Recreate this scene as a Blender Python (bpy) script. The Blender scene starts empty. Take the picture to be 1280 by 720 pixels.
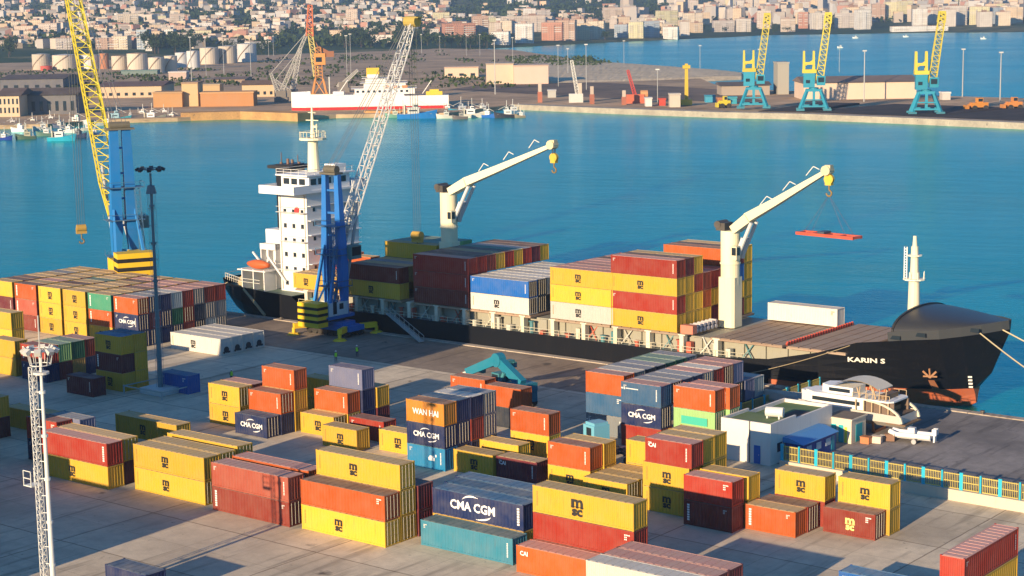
import bpy, math, random
from mathutils import Vector, Matrix
random.seed(7)
R = math.radians
scn = bpy.context.scene
C = scn.collection

# ------------------------------------------------------------------ camera
F_PX, PITCH, ROLL, HC = 2249.51, R(8.95654), R(-0.9467), 55.723
_c, _s, _cr, _sr = math.cos(PITCH), math.sin(PITCH), math.cos(ROLL), math.sin(ROLL)
_X, _U, FWD = Vector((1, 0, 0)), Vector((0, _s, _c)), Vector((0, _c, -_s))
RIGHT, UP = _cr*_X + _sr*_U, -_sr*_X + _cr*_U
cam = bpy.data.cameras.new('camera'); camo = bpy.data.objects.new('camera', cam); C.objects.link(camo)
camo.matrix_world = Matrix(((RIGHT.x, UP.x, -FWD.x, 0), (RIGHT.y, UP.y, -FWD.y, 0), (RIGHT.z, UP.z, -FWD.z, HC), (0, 0, 0, 1)))
cam.sensor_width = 36.0; cam.lens = F_PX/1280*36.0; cam.clip_start = 1.0; cam.clip_end = 60000
scn.camera = camo

# ------------------------------------------------------------------ light
TH = R(-38.49)                                # heading of the quay
ux, uy = math.cos(TH), math.sin(TH); vx, vy = -uy, ux
SUN_EL = R(13.8)
sd = Vector((-0.07*ux + vx, -0.07*uy + vy, 0)).normalized()      # way the shadows fall
w = bpy.data.worlds.new('World'); scn.world = w; w.use_nodes = True
nt = w.node_tree; sky = nt.nodes.new('ShaderNodeTexSky'); sky.sky_type = 'NISHITA'; sky.sun_disc = False
sky.sun_elevation = SUN_EL; sky.sun_rotation = math.atan2(-sd.x, -sd.y); sky.ozone_density = 9.0; sky.dust_density = 0.0; sky.air_density = 1.2
tn_ = nt.nodes.new('ShaderNodeVectorMath'); tn_.operation = 'MULTIPLY'; tn_.inputs[1].default_value = (.76, 1.06, 1.04); nt.links.new(sky.outputs[0], tn_.inputs[0]); nt.links.new(tn_.outputs[0], nt.nodes['Background'].inputs[0]); nt.nodes['Background'].inputs[1].default_value = 0.095
sl = bpy.data.lights.new('sun', 'SUN'); sl.energy = 5.0; sl.angle = R(0.5); sl.color = (1.0, 0.76, 0.49)
so = bpy.data.objects.new('sun', sl); C.objects.link(so)
ld = Vector((sd.x*math.cos(SUN_EL), sd.y*math.cos(SUN_EL), -math.sin(SUN_EL)))
so.rotation_euler = ld.to_track_quat('-Z', 'Y').to_euler()
vs = scn.view_settings; vs.view_transform = 'Standard'; vs.look = 'None'; vs.gamma = 1; vs.exposure = 0.9; vs.use_curve_mapping = False
scn.cycles.max_bounces = 5; scn.cycles.diffuse_bounces = 2; scn.cycles.glossy_bounces = 2; scn.cycles.volume_bounces = 0

# ------------------------------------------------------------------ helpers
def W(a, b, z=0.0):                            # quay frame (a along, b across) -> world
    return Vector((a*ux + b*vx, a*uy + b*vy, z))
def ray(px, py): return FWD + RIGHT*((px-640)/F_PX) + UP*((360-py)/F_PX)
def gp(px, py, z=0.0):                         # where a sight line meets height z
    d = ray(px, py); t = (z-HC)/d.z; return Vector((d.x*t, d.y*t, z))
def guv(px, py, z=0.0):
    g = gp(px, py, z); return (g.x*ux+g.y*uy, g.x*vx+g.y*vy)

class MB:
    def __init__(s): s.v = []; s.f = []
    def quad(s, *p):
        n = len(s.v); s.v += [tuple(q) for q in p]; s.f.append(tuple(range(n, n+len(p)))); return s
    def box(s, x0, x1, y0, y1, z0, z1):
        n = len(s.v); s.v += [(x, y, z) for z in (z0, z1) for y in (y0, y1) for x in (x0, x1)]
        s.f += [tuple(n+i for i in q) for q in ((0, 2, 3, 1), (4, 5, 7, 6), (0, 1, 5, 4), (2, 6, 7, 3), (0, 4, 6, 2), (1, 3, 7, 5))]; return s
    def beam(s, p, q, a=0.3, b=None, a2=None, b2=None):
        p, q = Vector(p), Vector(q); b = a if b is None else b; a2 = a if a2 is None else a2; b2 = b if b2 is None else b2
        d = (q-p).normalized(); up = Vector((0, 0, 1)) if abs(d.z) < .95 else Vector((0, 1, 0))
        r = d.cross(up).normalized(); t = r.cross(d)
        n = len(s.v)
        for c, A, B in ((p, a, b), (q, a2, b2)):
            for i, j in ((-1, -1), (1, -1), (1, 1), (-1, 1)): s.v.append(tuple(c + r*(i*A/2) + t*(j*B/2)))
        s.f += [tuple(n+i for i in k) for k in ((3, 2, 1, 0), (4, 5, 6, 7), (0, 1, 5, 4), (1, 2, 6, 5), (2, 3, 7, 6), (3, 0, 4, 7))]; return s
    def tube(s, p, q, r, r2=None, k=8, cap=True):
        p, q = Vector(p), Vector(q); r2 = r if r2 is None else r2
        d = (q-p).normalized(); up = Vector((0, 0, 1)) if abs(d.z) < .95 else Vector((1, 0, 0))
        a = d.cross(up).normalized(); b = a.cross(d); n = len(s.v)
        for c, rr in ((p, r), (q, r2)):
            for i in range(k):
                t = 2*math.pi*i/k; s.v.append(tuple(c + a*(rr*math.cos(t)) + b*(rr*math.sin(t))))
        for i in range(k): s.f.append((n+i, n+(i+1) % k, n+k+(i+1) % k, n+k+i))
        if cap: s.f += [tuple(n+i for i in reversed(range(k))), tuple(n+k+i for i in range(k))]
        return s
    def prism(s, poly, z0, z1):
        n = len(s.v); k = len(poly)
        s.v += [(p[0], p[1], z0) for p in poly] + [(p[0], p[1], z1) for p in poly]
        s.f += [tuple(n+i for i in reversed(range(k))), tuple(n+k+i for i in range(k))]
        for i in range(k): s.f.append((n+i, n+(i+1) % k, n+k+(i+1) % k, n+k+i))
        return s
    def loft(s, secs, close=False, caps=True):
        n = len(s.v); k = len(secs[0])
        for q in secs: s.v += [tuple(p) for p in q]
        for i in range(len(secs)-1):
            for j in range(k if close else k-1):
                a = n+i*k+j; b = n+i*k+(j+1) % k
                s.f.append((a, b, b+k, a+k))
        if caps: s.f += [tuple(n+i for i in reversed(range(k))), tuple(n+(len(secs)-1)*k+i for i in range(k))]
        return s
    def lattice(s, p, q, w0, w1, n, t=0.12, h0=None, h1=None, td=None):
        p, q = Vector(p), Vector(q); d = (q-p).normalized(); up = Vector((0, 0, 1)) if abs(d.z) < .97 else Vector((0, 1, 0))
        r = d.cross(up).normalized(); u2 = r.cross(d); h0 = w0 if h0 is None else h0; h1 = w1 if h1 is None else h1; td = td or t*.7
        rings = []
        for i in range(n+1):
            f = i/n; c = p.lerp(q, f); ww = (w0+(w1-w0)*f)/2; hh = (h0+(h1-h0)*f)/2
            rings.append([c + r*(a*ww) + u2*(b*hh) for a, b in ((-1, -1), (1, -1), (1, 1), (-1, 1))])
        for j in range(4): s.beam(rings[0][j], rings[-1][j], t)
        for i in range(n):
            for j in range(4):
                k = (j+1) % 4
                s.beam(rings[i][j], rings[i+1][k] if i % 2 else rings[i+1][k], td)
                s.beam(rings[i+1][j], rings[i+1][k], td)
        return s
    def mesh(s, name, smooth=False):
        m = bpy.data.meshes.new(name); m.from_pydata(s.v, [], s.f); m.update()
        if smooth:
            for p in m.polygons: p.use_smooth = True
        return m
    def build(s, name, m, parent=None, color=None, smooth=False):
        return put(name, s.mesh(name, smooth), m, parent, color)
def put(name, me, m, parent=None, color=None, loc=None):
    if m is not None and not me.materials: me.materials.append(m)
    o = bpy.data.objects.new(name, me); C.objects.link(o)
    if parent is not None: o.parent = parent
    if color is not None: o.color = (color[0], color[1], color[2], 1)
    if loc is not None: o.location = loc
    return o
def thing(name, label, cat, loc=(0, 0, 0), rz=0.0, group=None):
    o = bpy.data.objects.new(name, None); o.empty_display_size = .5; C.objects.link(o)
    o.location = loc; o.rotation_euler = (0, 0, rz); o['label'] = label; o['category'] = cat
    if group: o['group'] = group
    return o
def struct(o): o['kind'] = 'structure'; return o
def stuff(o, label, cat): o['kind'] = 'stuff'; o['label'] = label; o['category'] = cat; return o
def tag(o, label, cat, group=None):
    o['label'] = label; o['category'] = cat
    if group: o['group'] = group
    return o

# ------------------------------------------------------------------ materials
def newmat(name, rough=.6, metal=0.0, spec=.4):
    m = bpy.data.materials.new(name); m.use_nodes = True; n = m.node_tree
    b = n.nodes['Principled BSDF']; b.inputs['Roughness'].default_value = rough; b.inputs['Metallic'].default_value = metal
    b.inputs['Specular IOR Level'].default_value = spec
    return m, n, b
def N(n, t, **k):
    x = n.nodes.new(t)
    for a, v in k.items(): setattr(x, a, v)
    return x
def noise(n, vec, scale, detail=4, rough=.6):
    x = N(n, 'ShaderNodeTexNoise'); x.inputs['Scale'].default_value = scale; x.inputs['Detail'].default_value = detail; x.inputs['Roughness'].default_value = rough
    if vec is not None: n.links.new(vec, x.inputs['Vector'])
    return x.outputs['Fac']
def ramp(n, fac, a, b, ca=(0, 0, 0, 1), cb=(1, 1, 1, 1)):
    x = N(n, 'ShaderNodeValToRGB'); e = x.color_ramp.elements; e[0].position = a; e[1].position = b; e[0].color = ca; e[1].color = cb
    n.links.new(fac, x.inputs[0]); return x.outputs[0]
def mix(n, fac, a, b, mode='MIX'):
    x = N(n, 'ShaderNodeMix', data_type='RGBA', blend_type=mode)
    for s, v in (('Factor', fac), ('A', a), ('B', b)):
        sock = [i for i in x.inputs if i.name == s and (i.type == 'RGBA' if s != 'Factor' else i.type == 'VALUE')][0]
        if isinstance(v, (int, float, tuple)): sock.default_value = v
        else: n.links.new(v, sock)
    return [o for o in x.outputs if o.type == 'RGBA'][0]
def math_(n, op, a, b=None):
    x = N(n, 'ShaderNodeMath', operation=op)
    for i, v in enumerate((a, b)):
        if v is None: continue
        if isinstance(v, (int, float)): x.inputs[i].default_value = v
        else: n.links.new(v, x.inputs[i])
    return x.outputs[0]
def coords(n, scale=(1, 1, 1), world=False, rz=0.0):
    if world: src = N(n, 'ShaderNodeNewGeometry').outputs['Position']
    else:
        src = N(n, 'ShaderNodeTexCoord').outputs['Object']
    mp = N(n, 'ShaderNodeMapping'); mp.inputs['Scale'].default_value = scale; mp.inputs['Rotation'].default_value = (0, 0, rz); n.links.new(src, mp.inputs['Vector'])
    return mp.outputs[0]
def paint_mat(name, rust=.5, rough=.5, rustcol=(.13, .05, .02, 1), fade=.09, metal=0.0, scale=1.0):
    m, n, b = newmat(name, rough, metal, .25)
    oi = N(n, 'ShaderNodeObjectInfo')
    off = N(n, 'ShaderNodeVectorMath', operation='ADD'); n.links.new(coords(n, (scale, scale, scale)), off.inputs[0])
    rv = N(n, 'ShaderNodeCombineXYZ'); n.links.new(math_(n, 'MULTIPLY', oi.outputs['Random'], 57.0), rv.inputs[0]); n.links.new(math_(n, 'MULTIPLY', oi.outputs['Random'], 31.0), rv.inputs[2])
    n.links.new(rv.outputs[0], off.inputs[1]); vec = off.outputs[0]
    col = oi.outputs['Color']
    hv = N(n, 'ShaderNodeHueSaturation'); n.links.new(col, hv.inputs['Color'])
    n.links.new(math_(n, 'ADD', math_(n, 'MULTIPLY', oi.outputs['Random'], .28), .86), hv.inputs['Value'])
    big = ramp(n, noise(n, vec, .5, 3), .35, .7)
    c1 = mix(n, math_(n, 'MULTIPLY', big, fade), hv.outputs[0], (.42, .36, .28, 1))
    st = N(n, 'ShaderNodeMapping'); st.inputs['Scale'].default_value = (3.2, 3.2, .35); n.links.new(vec, st.inputs['Vector'])
    streak = ramp(n, noise(n, st.outputs[0], 1.6, 5, .7), .55, .78)
    c2 = mix(n, math_(n, 'MULTIPLY', streak, .45*rust+.05), c1, (.09, .06, .04, 1))
    spots = ramp(n, noise(n, vec, 1.5, 9, .78), .665-.04*rust, .74)
    c3 = mix(n, math_(n, 'MULTIPLY', spots, rust), c2, rustcol)
    n.links.new(c3, b.inputs['Base Color'])
    return m
PAINT = paint_mat('weathered_paint', .75, fade=.10)
CLEAN = paint_mat('clean_paint', .12, .5, fade=.04)
HULLP = paint_mat('hull_paint', .30, .4, rustcol=(.12, .045, .02, 1), fade=0.0, scale=.45)
ROOFM = paint_mat('dusty_roof_paint', 1.0, .75, rustcol=(.10, .05, .03, 1), fade=.4, scale=.8)
MARK = newmat('lettering_paint', .6)[0]
n = MARK.node_tree; oi = N(n, 'ShaderNodeObjectInfo'); n.links.new(oi.outputs['Color'], n.nodes['Principled BSDF'].inputs['Base Color'])
FARM = paint_mat('plaster_and_tile', .25, .85, fade=.15, scale=.25)
GLASS, n, b = newmat('dark_glass', .12, 0, .6); b.inputs['Base Color'].default_value = (.02, .03, .04, 1)

def ground_mat(name, base, dark, slab=0.0, sc=1.0, rough=.85, joint=(.05, .045, .04, 1)):
    m, n, b = newmat(name, rough, 0, .2)
    v = coords(n, (1, 1, 1), world=True, rz=-TH)
    n1 = ramp(n, noise(n, v, .045*sc, 8, .7), .38, .62)
    c = mix(n, n1, dark, base)
    n2 = ramp(n, noise(n, v, .5*sc, 8, .75), .42, .72)
    c = mix(n, math_(n, 'MULTIPLY', n2, .55), c, tuple(x*.5 for x in base[:3])+(1,))
    for rot, s1, th0 in ((0.0, (.30, .022, 1), .55), (1.35, (.26, .02, 1), .60), (-.5, (.34, .03, 1), .62)):   # tyre tracks worn in three directions
        mp = N(n, 'ShaderNodeMapping'); mp.inputs['Scale'].default_value = s1; mp.inputs['Rotation'].default_value = (0, 0, rot); n.links.new(v, mp.inputs['Vector'])
        n3 = ramp(n, noise(n, mp.outputs[0], 1.6*sc, 4, .6), th0, th0+.10)
        c = mix(n, math_(n, 'MULTIPLY', n3, .55), c, tuple(x*.5 for x in dark[:3])+(1,))
    n4 = ramp(n, noise(n, v, .19*sc, 4, .6), .66, .74)
    c = mix(n, math_(n, 'MULTIPLY', n4, .8), c, (.055, .05, .048, 1))
    n5 = ramp(n, noise(n, v, 1.3*sc, 2, .5), .71, .76)
    c = mix(n, math_(n, 'MULTIPLY', n5, .6), c, (.07, .06, .055, 1))
    if slab:
        wob = N(n, 'ShaderNodeVectorMath', operation='ADD'); wn = N(n, 'ShaderNodeTexNoise'); wn.inputs['Scale'].default_value = .5; n.links.new(v, wn.inputs['Vector']); n.links.new(v, wob.inputs[0])
        sc2 = N(n, 'ShaderNodeVectorMath', operation='SCALE'); n.links.new(wn.outputs['Color'], sc2.inputs[0]); sc2.inputs['Scale'].default_value = .22; n.links.new(sc2.outputs[0], wob.inputs[1])
        for sz, wd, st in ((slab, .05, .45), (slab*4, .12, .75)):
            br = N(n, 'ShaderNodeTexBrick'); br.offset = 0; n.links.new(wob.outputs[0], br.inputs['Vector'])
            br.inputs['Scale'].default_value = 1.0; br.inputs['Brick Width'].default_value = sz; br.inputs['Row Height'].default_value = sz*(1 if sz == slab else .5)
            br.inputs['Mortar Size'].default_value = wd; br.inputs['Mortar Smooth'].default_value = .4
            br.inputs['Color1'].default_value = (1, 1, 1, 1); br.inputs['Color2'].default_value = (.74, .72, .70, 1); br.inputs['Mortar'].default_value = joint
            c = mix(n, st, c, br.outputs[0], 'MULTIPLY')
    n.links.new(c, b.inputs['Base Color'])
    bp = N(n, 'ShaderNodeBump'); bp.inputs['Strength'].default_value = .25; n.links.new(noise(n, v, 3, 6, .7), bp.inputs['Height']); n.links.new(bp.outputs[0], b.inputs['Normal'])
    return m
CONC = ground_mat('yard_concrete', (.85, .73, .53, 1), (.60, .51, .38, 1), 6.4, 1.0, .85, (.35, .32, .30, 1))
APRON = ground_mat('quay_apron_asphalt', (.36, .29, .22, 1), (.20, .16, .125, 1), 0, 1.4)
ASPH = ground_mat('hardstand_asphalt', (.30, .27, .245, 1), (.17, .155, .145, 1), 0, 1.6)
COPE = ground_mat('quay_coping', (.52, .44, .34, 1), (.36, .3, .24, 1), 0, 3)
EARTH = ground_mat('harbour_earth', (.66, .45, .26, 1), (.36, .25, .155, 1), 0, .45, .95)
COAL = ground_mat('coal_dust', (.075, .06, .055, 1), (.035, .03, .03, 1), 0, 1, .95)
ROCK = ground_mat('rubble_spit', (.80, .64, .42, 1), (.58, .46, .30, 1), 0, 1.6, .95)

# water
WATER, n, b = newmat('sea_water', .2, .7, .10)
v = coords(n, (1, 1, 1), world=True, rz=R(20))
patch = ramp(n, noise(n, v, .006, 4, .6), .35, .7)
b.inputs['IOR'].default_value = 1.33; b.inputs['Specular Tint'].default_value = (.25, .80, .85, 1)
mpw = N(n, 'ShaderNodeMapping'); mpw.inputs['Scale'].default_value = (.35, 1.0, 1); n.links.new(v, mpw.inputs['Vector'])
slick = ramp(n, noise(n, mpw.outputs[0], .012, 5, .65), .42, .62)
n.links.new(mix(n, patch, (.012, .46, .44, 1), (.02, .50, .47, 1)), b.inputs['Base Color'])
wv = noise(n, mpw.outputs[0], .9, 5, .6)
wv2 = noise(n, mpw.outputs[0], .14, 3, .5)
hsum = math_(n, 'ADD', wv, math_(n, 'MULTIPLY', wv2, 2.0))
bp = N(n, 'ShaderNodeBump'); bp.inputs['Distance'].default_value = .55
n.links.new(math_(n, 'ADD', math_(n, 'MULTIPLY', slick, .28), .38), bp.inputs['Strength'])
n.links.new(hsum, bp.inputs['Height']); n.links.new(bp.outputs[0], b.inputs['Normal'])
n.links.new(math_(n, 'ADD', math_(n, 'MULTIPLY', patch, .08), .16), b.inputs['Roughness'])

# foliage
LEAF, n, b = newmat('foliage', .8, 0, .2)
oi = N(n, 'ShaderNodeObjectInfo'); v = coords(n)
c = mix(n, ramp(n, noise(n, v, .35, 3), .35, .65), (.015, .035, .012, 1), (.055, .085, .022, 1))
n.links.new(mix(n, oi.outputs['Random'], c, mix(n, .5, c, (.06, .08, .02, 1))), b.inputs['Base Color'])
BARK, n, b = newmat('bark', .9); b.inputs['Base Color'].default_value = (.09, .06, .04, 1)
# hill land
HILL, n, b = newmat('hill_land', .95, 0, .1)
v = coords(n, (1, 1, 1), world=True)
fld = N(n, 'ShaderNodeTexVoronoi'); fld.inputs['Scale'].default_value = .0045; n.links.new(v, fld.inputs['Vector'])
c = mix(n, ramp(n, fld.outputs['Color'], .3, .7), (.035, .07, .025, 1), (.16, .15, .07, 1))
c = mix(n, ramp(n, noise(n, v, .02, 6, .7), .45, .6), c, (.03, .055, .025, 1))
n.links.new(c, b.inputs['Base Color'])
# town walls with window grid (real pattern of the facade)
TOWN, n, b = newmat('town_facade', .9, 0, .2)
oi = N(n, 'ShaderNodeObjectInfo'); tc = N(n, 'ShaderNodeTexCoord'); sx = N(n, 'ShaderNodeSeparateXYZ'); n.links.new(tc.outputs['Object'], sx.inputs[0])
hx = math_(n, 'FRACT', math_(n, 'DIVIDE', math_(n, 'ADD', sx.outputs[0], sx.outputs[1]), 3.4)); hz = math_(n, 'FRACT', math_(n, 'DIVIDE', sx.outputs[2], 3.1))
inx = math_(n, 'MULTIPLY', math_(n, 'GREATER_THAN', hx, .3), math_(n, 'LESS_THAN', hx, .66))
inz = math_(n, 'MULTIPLY', math_(n, 'GREATER_THAN', hz, .3), math_(n, 'LESS_THAN', hz, .78))
g = N(n, 'ShaderNodeNewGeometry'); sn = N(n, 'ShaderNodeSeparateXYZ'); n.links.new(g.outputs['Normal'], sn.inputs[0])
side = math_(n, 'LESS_THAN', math_(n, 'ABSOLUTE', sn.outputs[2]), .5)
win = math_(n, 'MULTIPLY', math_(n, 'MULTIPLY', inx, inz), side)
base = mix(n, math_(n, 'MULTIPLY', ramp(n, noise(n, tc.outputs['Object'], .12, 4), .4, .7), .3), oi.outputs['Color'], (.3, .22, .15, 1))
n.links.new(mix(n, math_(n, 'MULTIPLY', win, .42), base, (.045, .05, .06, 1)), b.inputs['Base Color'])

COL = dict(Y=(.60, .36, .030), O=(.44, .085, .014), A=(.50, .19, .02), R=(.31, .028, .015), B=(.21, .032, .02), M=(.125, .018, .026),
           N=(.010, .022, .085), L=(.006, .10, .36), T=(.03, .17, .24), C=(.01, .19, .38), G=(.01, .10, .055), E=(.055, .32, .19),
           P=(.30, .50, .19), W=(.60, .57, .50), S=(.20, .22, .23), V=(.13, .145, .24), K=(.025, .035, .055), H=(.24, .29, .30), D=(.34, .21, .06), F=(.34, .075, .045), U=(.035, .11, .22))
NAME = dict(Y='yellow', O='bright orange', A='amber orange', R='red', B='brick red', M='maroon', N='navy blue', L='bright blue', T='faded teal', C='cyan', G='dark green',
            E='turquoise green', P='pale green', W='white', S='grey', V='greyish blue', K='dark slate', H='pale grey', D='ochre', F='faded salmon red', U='steel blue')
ROOF = dict(Y=(.55, .38, .16), O=(.38, .18, .11), A=(.38, .20, .11), R=(.26, .11, .09), B=(.24, .11, .09), M=(.15, .07, .08), N=(.07, .11, .17), L=(.06, .18, .30), T=(.15, .25, .26),
            C=(.1, .28, .34), G=(.12, .24, .18), E=(.09, .28, .20), P=(.33, .40, .24), W=(.60, .54, .44), S=(.32, .31, .29), V=(.18, .16, .21), K=(.15, .14, .15), H=(.43, .41, .38), D=(.3, .2, .1), F=(.40, .21, .16), U=(.12, .2, .27))
ROOFP = dict(pink=(.52, .28, .23), grey=(.27, .28, .29), tan=(.55, .38, .18), blue=(.06, .14, .23), green=(.20, .29, .22), white=(.58, .55, .48), brown=(.19, .115, .09))

# ------------------------------------------------------------------ container kit
HT, WD = 2.764, 2.40
def corr(mb, axis, c, s0, s1, z0, z1, pitch=.46, dep=.07, out=-1):
    k = max(3, round((s1-s0)/pitch)); p = (s1-s0)/k; pts = []
    for i in range(k):
        a = s0+i*p; pts += [(a, 0), (a+.25*p, 0), (a+.5*p, 1), (a+.75*p, 1)]
    pts.append((s1, 0))
    n = len(mb.v)
    for a, d in pts:
        q = c + out*(-dep*d)
        for z in (z0, z1): mb.v.append((a, q, z) if axis == 'x' else (q, a, z))
    for i in range(len(pts)-1):
        a = n+2*i; f = (a, a+2, a+3, a+1)
        mb.f.append(f)
def body_mesh(L, blind):
    m = MB(); e = .14
    for x in (0, L-e):
        for y in (0, WD-e): m.box(x, x+e, y, y+e, 0.02, HT-.02)
    for y in (0, WD-.1):
        m.box(e, L-e, y, y+.1, .03, .2); m.box(e, L-e, y, y+.1, HT-.16, HT-.05)
    for x in (0, L-.1):
        m.box(x, x+.1, e, WD-e, .03, .2); m.box(x, x+.1, e, WD-e, HT-.16, HT-.05)
    m.box(.1, L-.1, .1, WD-.1, .15, .22)
    corr(m, 'x', .025, e, L-e, .2, HT-.16, out=-1); corr(m, 'x', WD-.025, e, L-e, .2, HT-.16, out=1)
    corr(m, 'y', .025, e, WD-e, .2, HT-.16, out=-1)
    if blind: corr(m, 'y', L-.025, e, WD-e, .2, HT-.16, out=1)
    else: m.box(L-.2, L-.12, .1, WD-.1, .2, HT-.16)
    for x in (-.01, L-.17):
        for y in (-.01, WD-.17):
            for z in (0, HT-.13): m.box(x, x+.18, y, y+.18, z, z+.13)
    return m.mesh('container_body')
def roof_mesh(L):
    m = MB(); k = int(L/.9); p = (L-.28)/k
    m.box(.1, L-.1, .1, WD-.1, HT-.1, HT-.055)
    for i in range(k): m.box(.14+i*p+.12, .14+(i+1)*p-.12, .2, WD-.2, HT-.055, HT-.03)
    m.box(.0, L, .0, .1, HT-.05, HT-.03); m.box(0, L, WD-.1, WD, HT-.05, HT-.03); m.box(0, .1, .1, WD-.1, HT-.05, HT-.03); m.box(L-.1, L, .1, WD-.1, HT-.05, HT-.03)
    return m.mesh('container_roof')
LEN = {20: 6.06, 40: 12.19}
BODY = {(l, b): body_mesh(LEN[l], b) for l in LEN for b in (0, 1)}
ROOFS = {l: roof_mesh(LEN[l]) for l in LEN}
def door_meshes():
    d = MB(); w = (WD-.28)/2
    d.box(0, .05, 0, w-.02, 0, HT-.4); 
    for z in (.3, .95, 1.6): d.box(.05, .075, .08, w-.1, z, z+.38)
    bar = MB(); bar.tube((.11, 0, -.05), (.11, 0, HT-.35), .035, k=6)
    for z in (0.05, .9, 2.1): bar.box(.05, .14, -.06, .06, z, z+.09)
    return d.mesh('container_door'), bar.mesh('locking_bar')
DOOR, BAR = door_meshes()
def reefer_mesh():
    m = MB(); m.box(0, .06, .1, WD-.1, .2, HT-.16)
    m.box(.06, .12, .3, 1.15, 1.5, 2.3); m.box(.06, .10, 1.35, 2.05, 1.5, 2.35)
    return m.mesh('machinery_panel')
def fan_mesh():
    m = MB(); m.tube((0.06, 1.2, .85), (.16, 1.2, .85), .52, k=16); m.tube((0.16, .62, .45), (.2, .62, .45), .2, k=10); m.box(.06, .15, 1.5, 2.0, .3, .6)
    return m.mesh('cooling_fan')
REEF, FAN = reefer_mesh(), fan_mesh()
_text = {}
def text_mb(s, size, thick=.0, sx=1.0):
    key = (s, size, thick, sx)
    if key in _text: return _text[key]
    cu = bpy.data.curves.new('t', 'FONT'); cu.body = s; cu.size = size; cu.align_x = 'CENTER'; cu.align_y = 'CENTER'; cu.offset = thick; cu.resolution_u = 2
    o = bpy.data.objects.new('t', cu); C.objects.link(o); bpy.context.view_layer.update()
    me = bpy.data.meshes.new_from_object(o.evaluated_get(bpy.context.evaluated_depsgraph_get()))
    r = ([(p.co.x*sx, p.co.y) for p in me.vertices], [tuple(f.vertices) for f in me.polygons])
    bpy.data.objects.remove(o); bpy.data.curves.remove(cu); bpy.data.meshes.remove(me)
    _text[key] = r; return r
def lettering(parts, extra=()):              # parts: (text,size,thick,sx,cx,cz); in the plane y=0 facing -y
    m = MB()
    for t, sz, th, sx, cx, cz in parts:
        vs_, fs = text_mb(t, sz, th, sx); n0 = len(m.v)
        m.v += [(cx+x, 0, cz+y) for x, y in vs_]; m.f += [tuple(n0+i for i in f) for f in fs]
    for b in extra: m.quad((b[0], 0, b[2]), (b[1], 0, b[2]), (b[1], 0, b[3]), (b[0], 0, b[3]))
    return m.mesh('lettering')
def arc(cx, cz, r, a0, a1, w, k=8):
    q = []
    for i in range(k):
        t0, t1 = R(a0+(a1-a0)*i/k), R(a0+(a1-a0)*(i+1)/k); q.append((t0, t1))
    return [(cx, cz, r, t0, t1, w) for t0, t1 in q]
def add_arc(me_mb, cx, cz, rx, rz, a0, a1, w, k=9):
    for i in range(k):
        t0, t1 = R(a0+(a1-a0)*i/k), R(a0+(a1-a0)*(i+1)/k)
        ww = w*math.sin(math.pi*(i+.5)/k)+.03
        p = [(cx+rx*math.cos(t), 0, cz+rz*math.sin(t)) for t in (t0, t1)]
        me_mb.quad(p[0], p[1], (p[1][0], 0, p[1][2]+ww), (p[0][0], 0, p[0][2]+ww))
def mesh_msc(sc):
    m = MB()
    for t, sz, cz, sx in (('m', 2.1, .50, 1.15), ('sc', 1.65, -.62, 1.15)):
        vs_, fs = text_mb(t, sz*sc, .075*sc, sx); n0 = len(m.v)
        m.v += [(x, 0, cz*sc+y) for x, y in vs_]; m.f += [tuple(n0+i for i in f) for f in fs]
    m.quad((-.95*sc, 0, -.08*sc), (.95*sc, 0, -.08*sc), (.95*sc, 0, .0), (-.95*sc, 0, .0))
    return m.mesh('lettering')
def mesh_cma(sc):
    m = MB(); vs_, fs = text_mb('CMA CGM', 1.05*sc, .03*sc, 1.0); m.v += [(x, 0, y) for x, y in vs_]; m.f += list(fs)
    add_arc(m, .2*sc, .25*sc, 1.5*sc, .65*sc, 150, 75, .13*sc); add_arc(m, .7*sc, -.35*sc, 1.3*sc, .6*sc, 210+45, 345, .13*sc)
    return m.mesh('lettering')
LOGO = {'msc': (mesh_msc(.62), (.02, .02, .02)), 'mscbig': (mesh_msc(.82), (.02, .02, .02)), 'mscy': (mesh_msc(.62), (.75, .65, .2)),
        'cma': (mesh_cma(.85), (.78, .78, .76)), 'cmabig': (mesh_cma(1.25), (.78, .78, .76)),
        'wan': (lettering([('WAN HAI', 1.0, .03, .95, 0, 0)]), (.8, .78, .74)), 'cai': (lettering([('CAI', .62, .02, 1, 0, 0)]), (.8, .78, .74)),
        'one': (lettering([], [(-1.3, -1.0, -.06, .12), (-.6, 1.3, -.02, .1), (-.9, -.7, -.12, .16)]), (.7, .68, .62)),
        'cy': (lettering([], [(-.7, .3, -.3, .1), (-.5, .1, .1, .3), (.4, .6, .2, .5)]), (.75, .78, .78)),
        'grn': (lettering([], [(-1.9, 1.9, -.5, .5)]), (.05, .42, .30))}
def codes(kind):
    m = MB(); rnd = random.Random(kind)
    if kind == 'v':
        for i in range(9): m.quad((0, 0, -i*.17), (.16, 0, -i*.17), (.16, 0, -i*.17-.11), (0, 0, -i*.17-.11))
    elif kind == 'bigv':
        for i in range(7): m.quad((0, 0, -i*.27), (.3, 0, -i*.27), (.3, 0, -i*.27-.2), (0, 0, -i*.27-.2))
    else:
        for i in range(3):
            for j in range(4 if i == 0 else 2): m.quad((j*.17, 0, -i*.22), (j*.17+.12, 0, -i*.22), (j*.17+.12, 0, -i*.22-.13), (j*.17, 0, -i*.22-.13))
    return m.mesh('identification_marks')
CODES = {k: codes(k) for k in ('v', 'bigv', 'id')}
count = {'c': 0}
TIERW = ['bottom tier', 'second tier', 'third tier', 'top fourth tier']
ROWW = ['front row', 'second row', 'third row', 'fourth row', 'fifth row', 'sixth row', 'seventh row', 'eighth row', 'ninth row']
SEEN = {}
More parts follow.
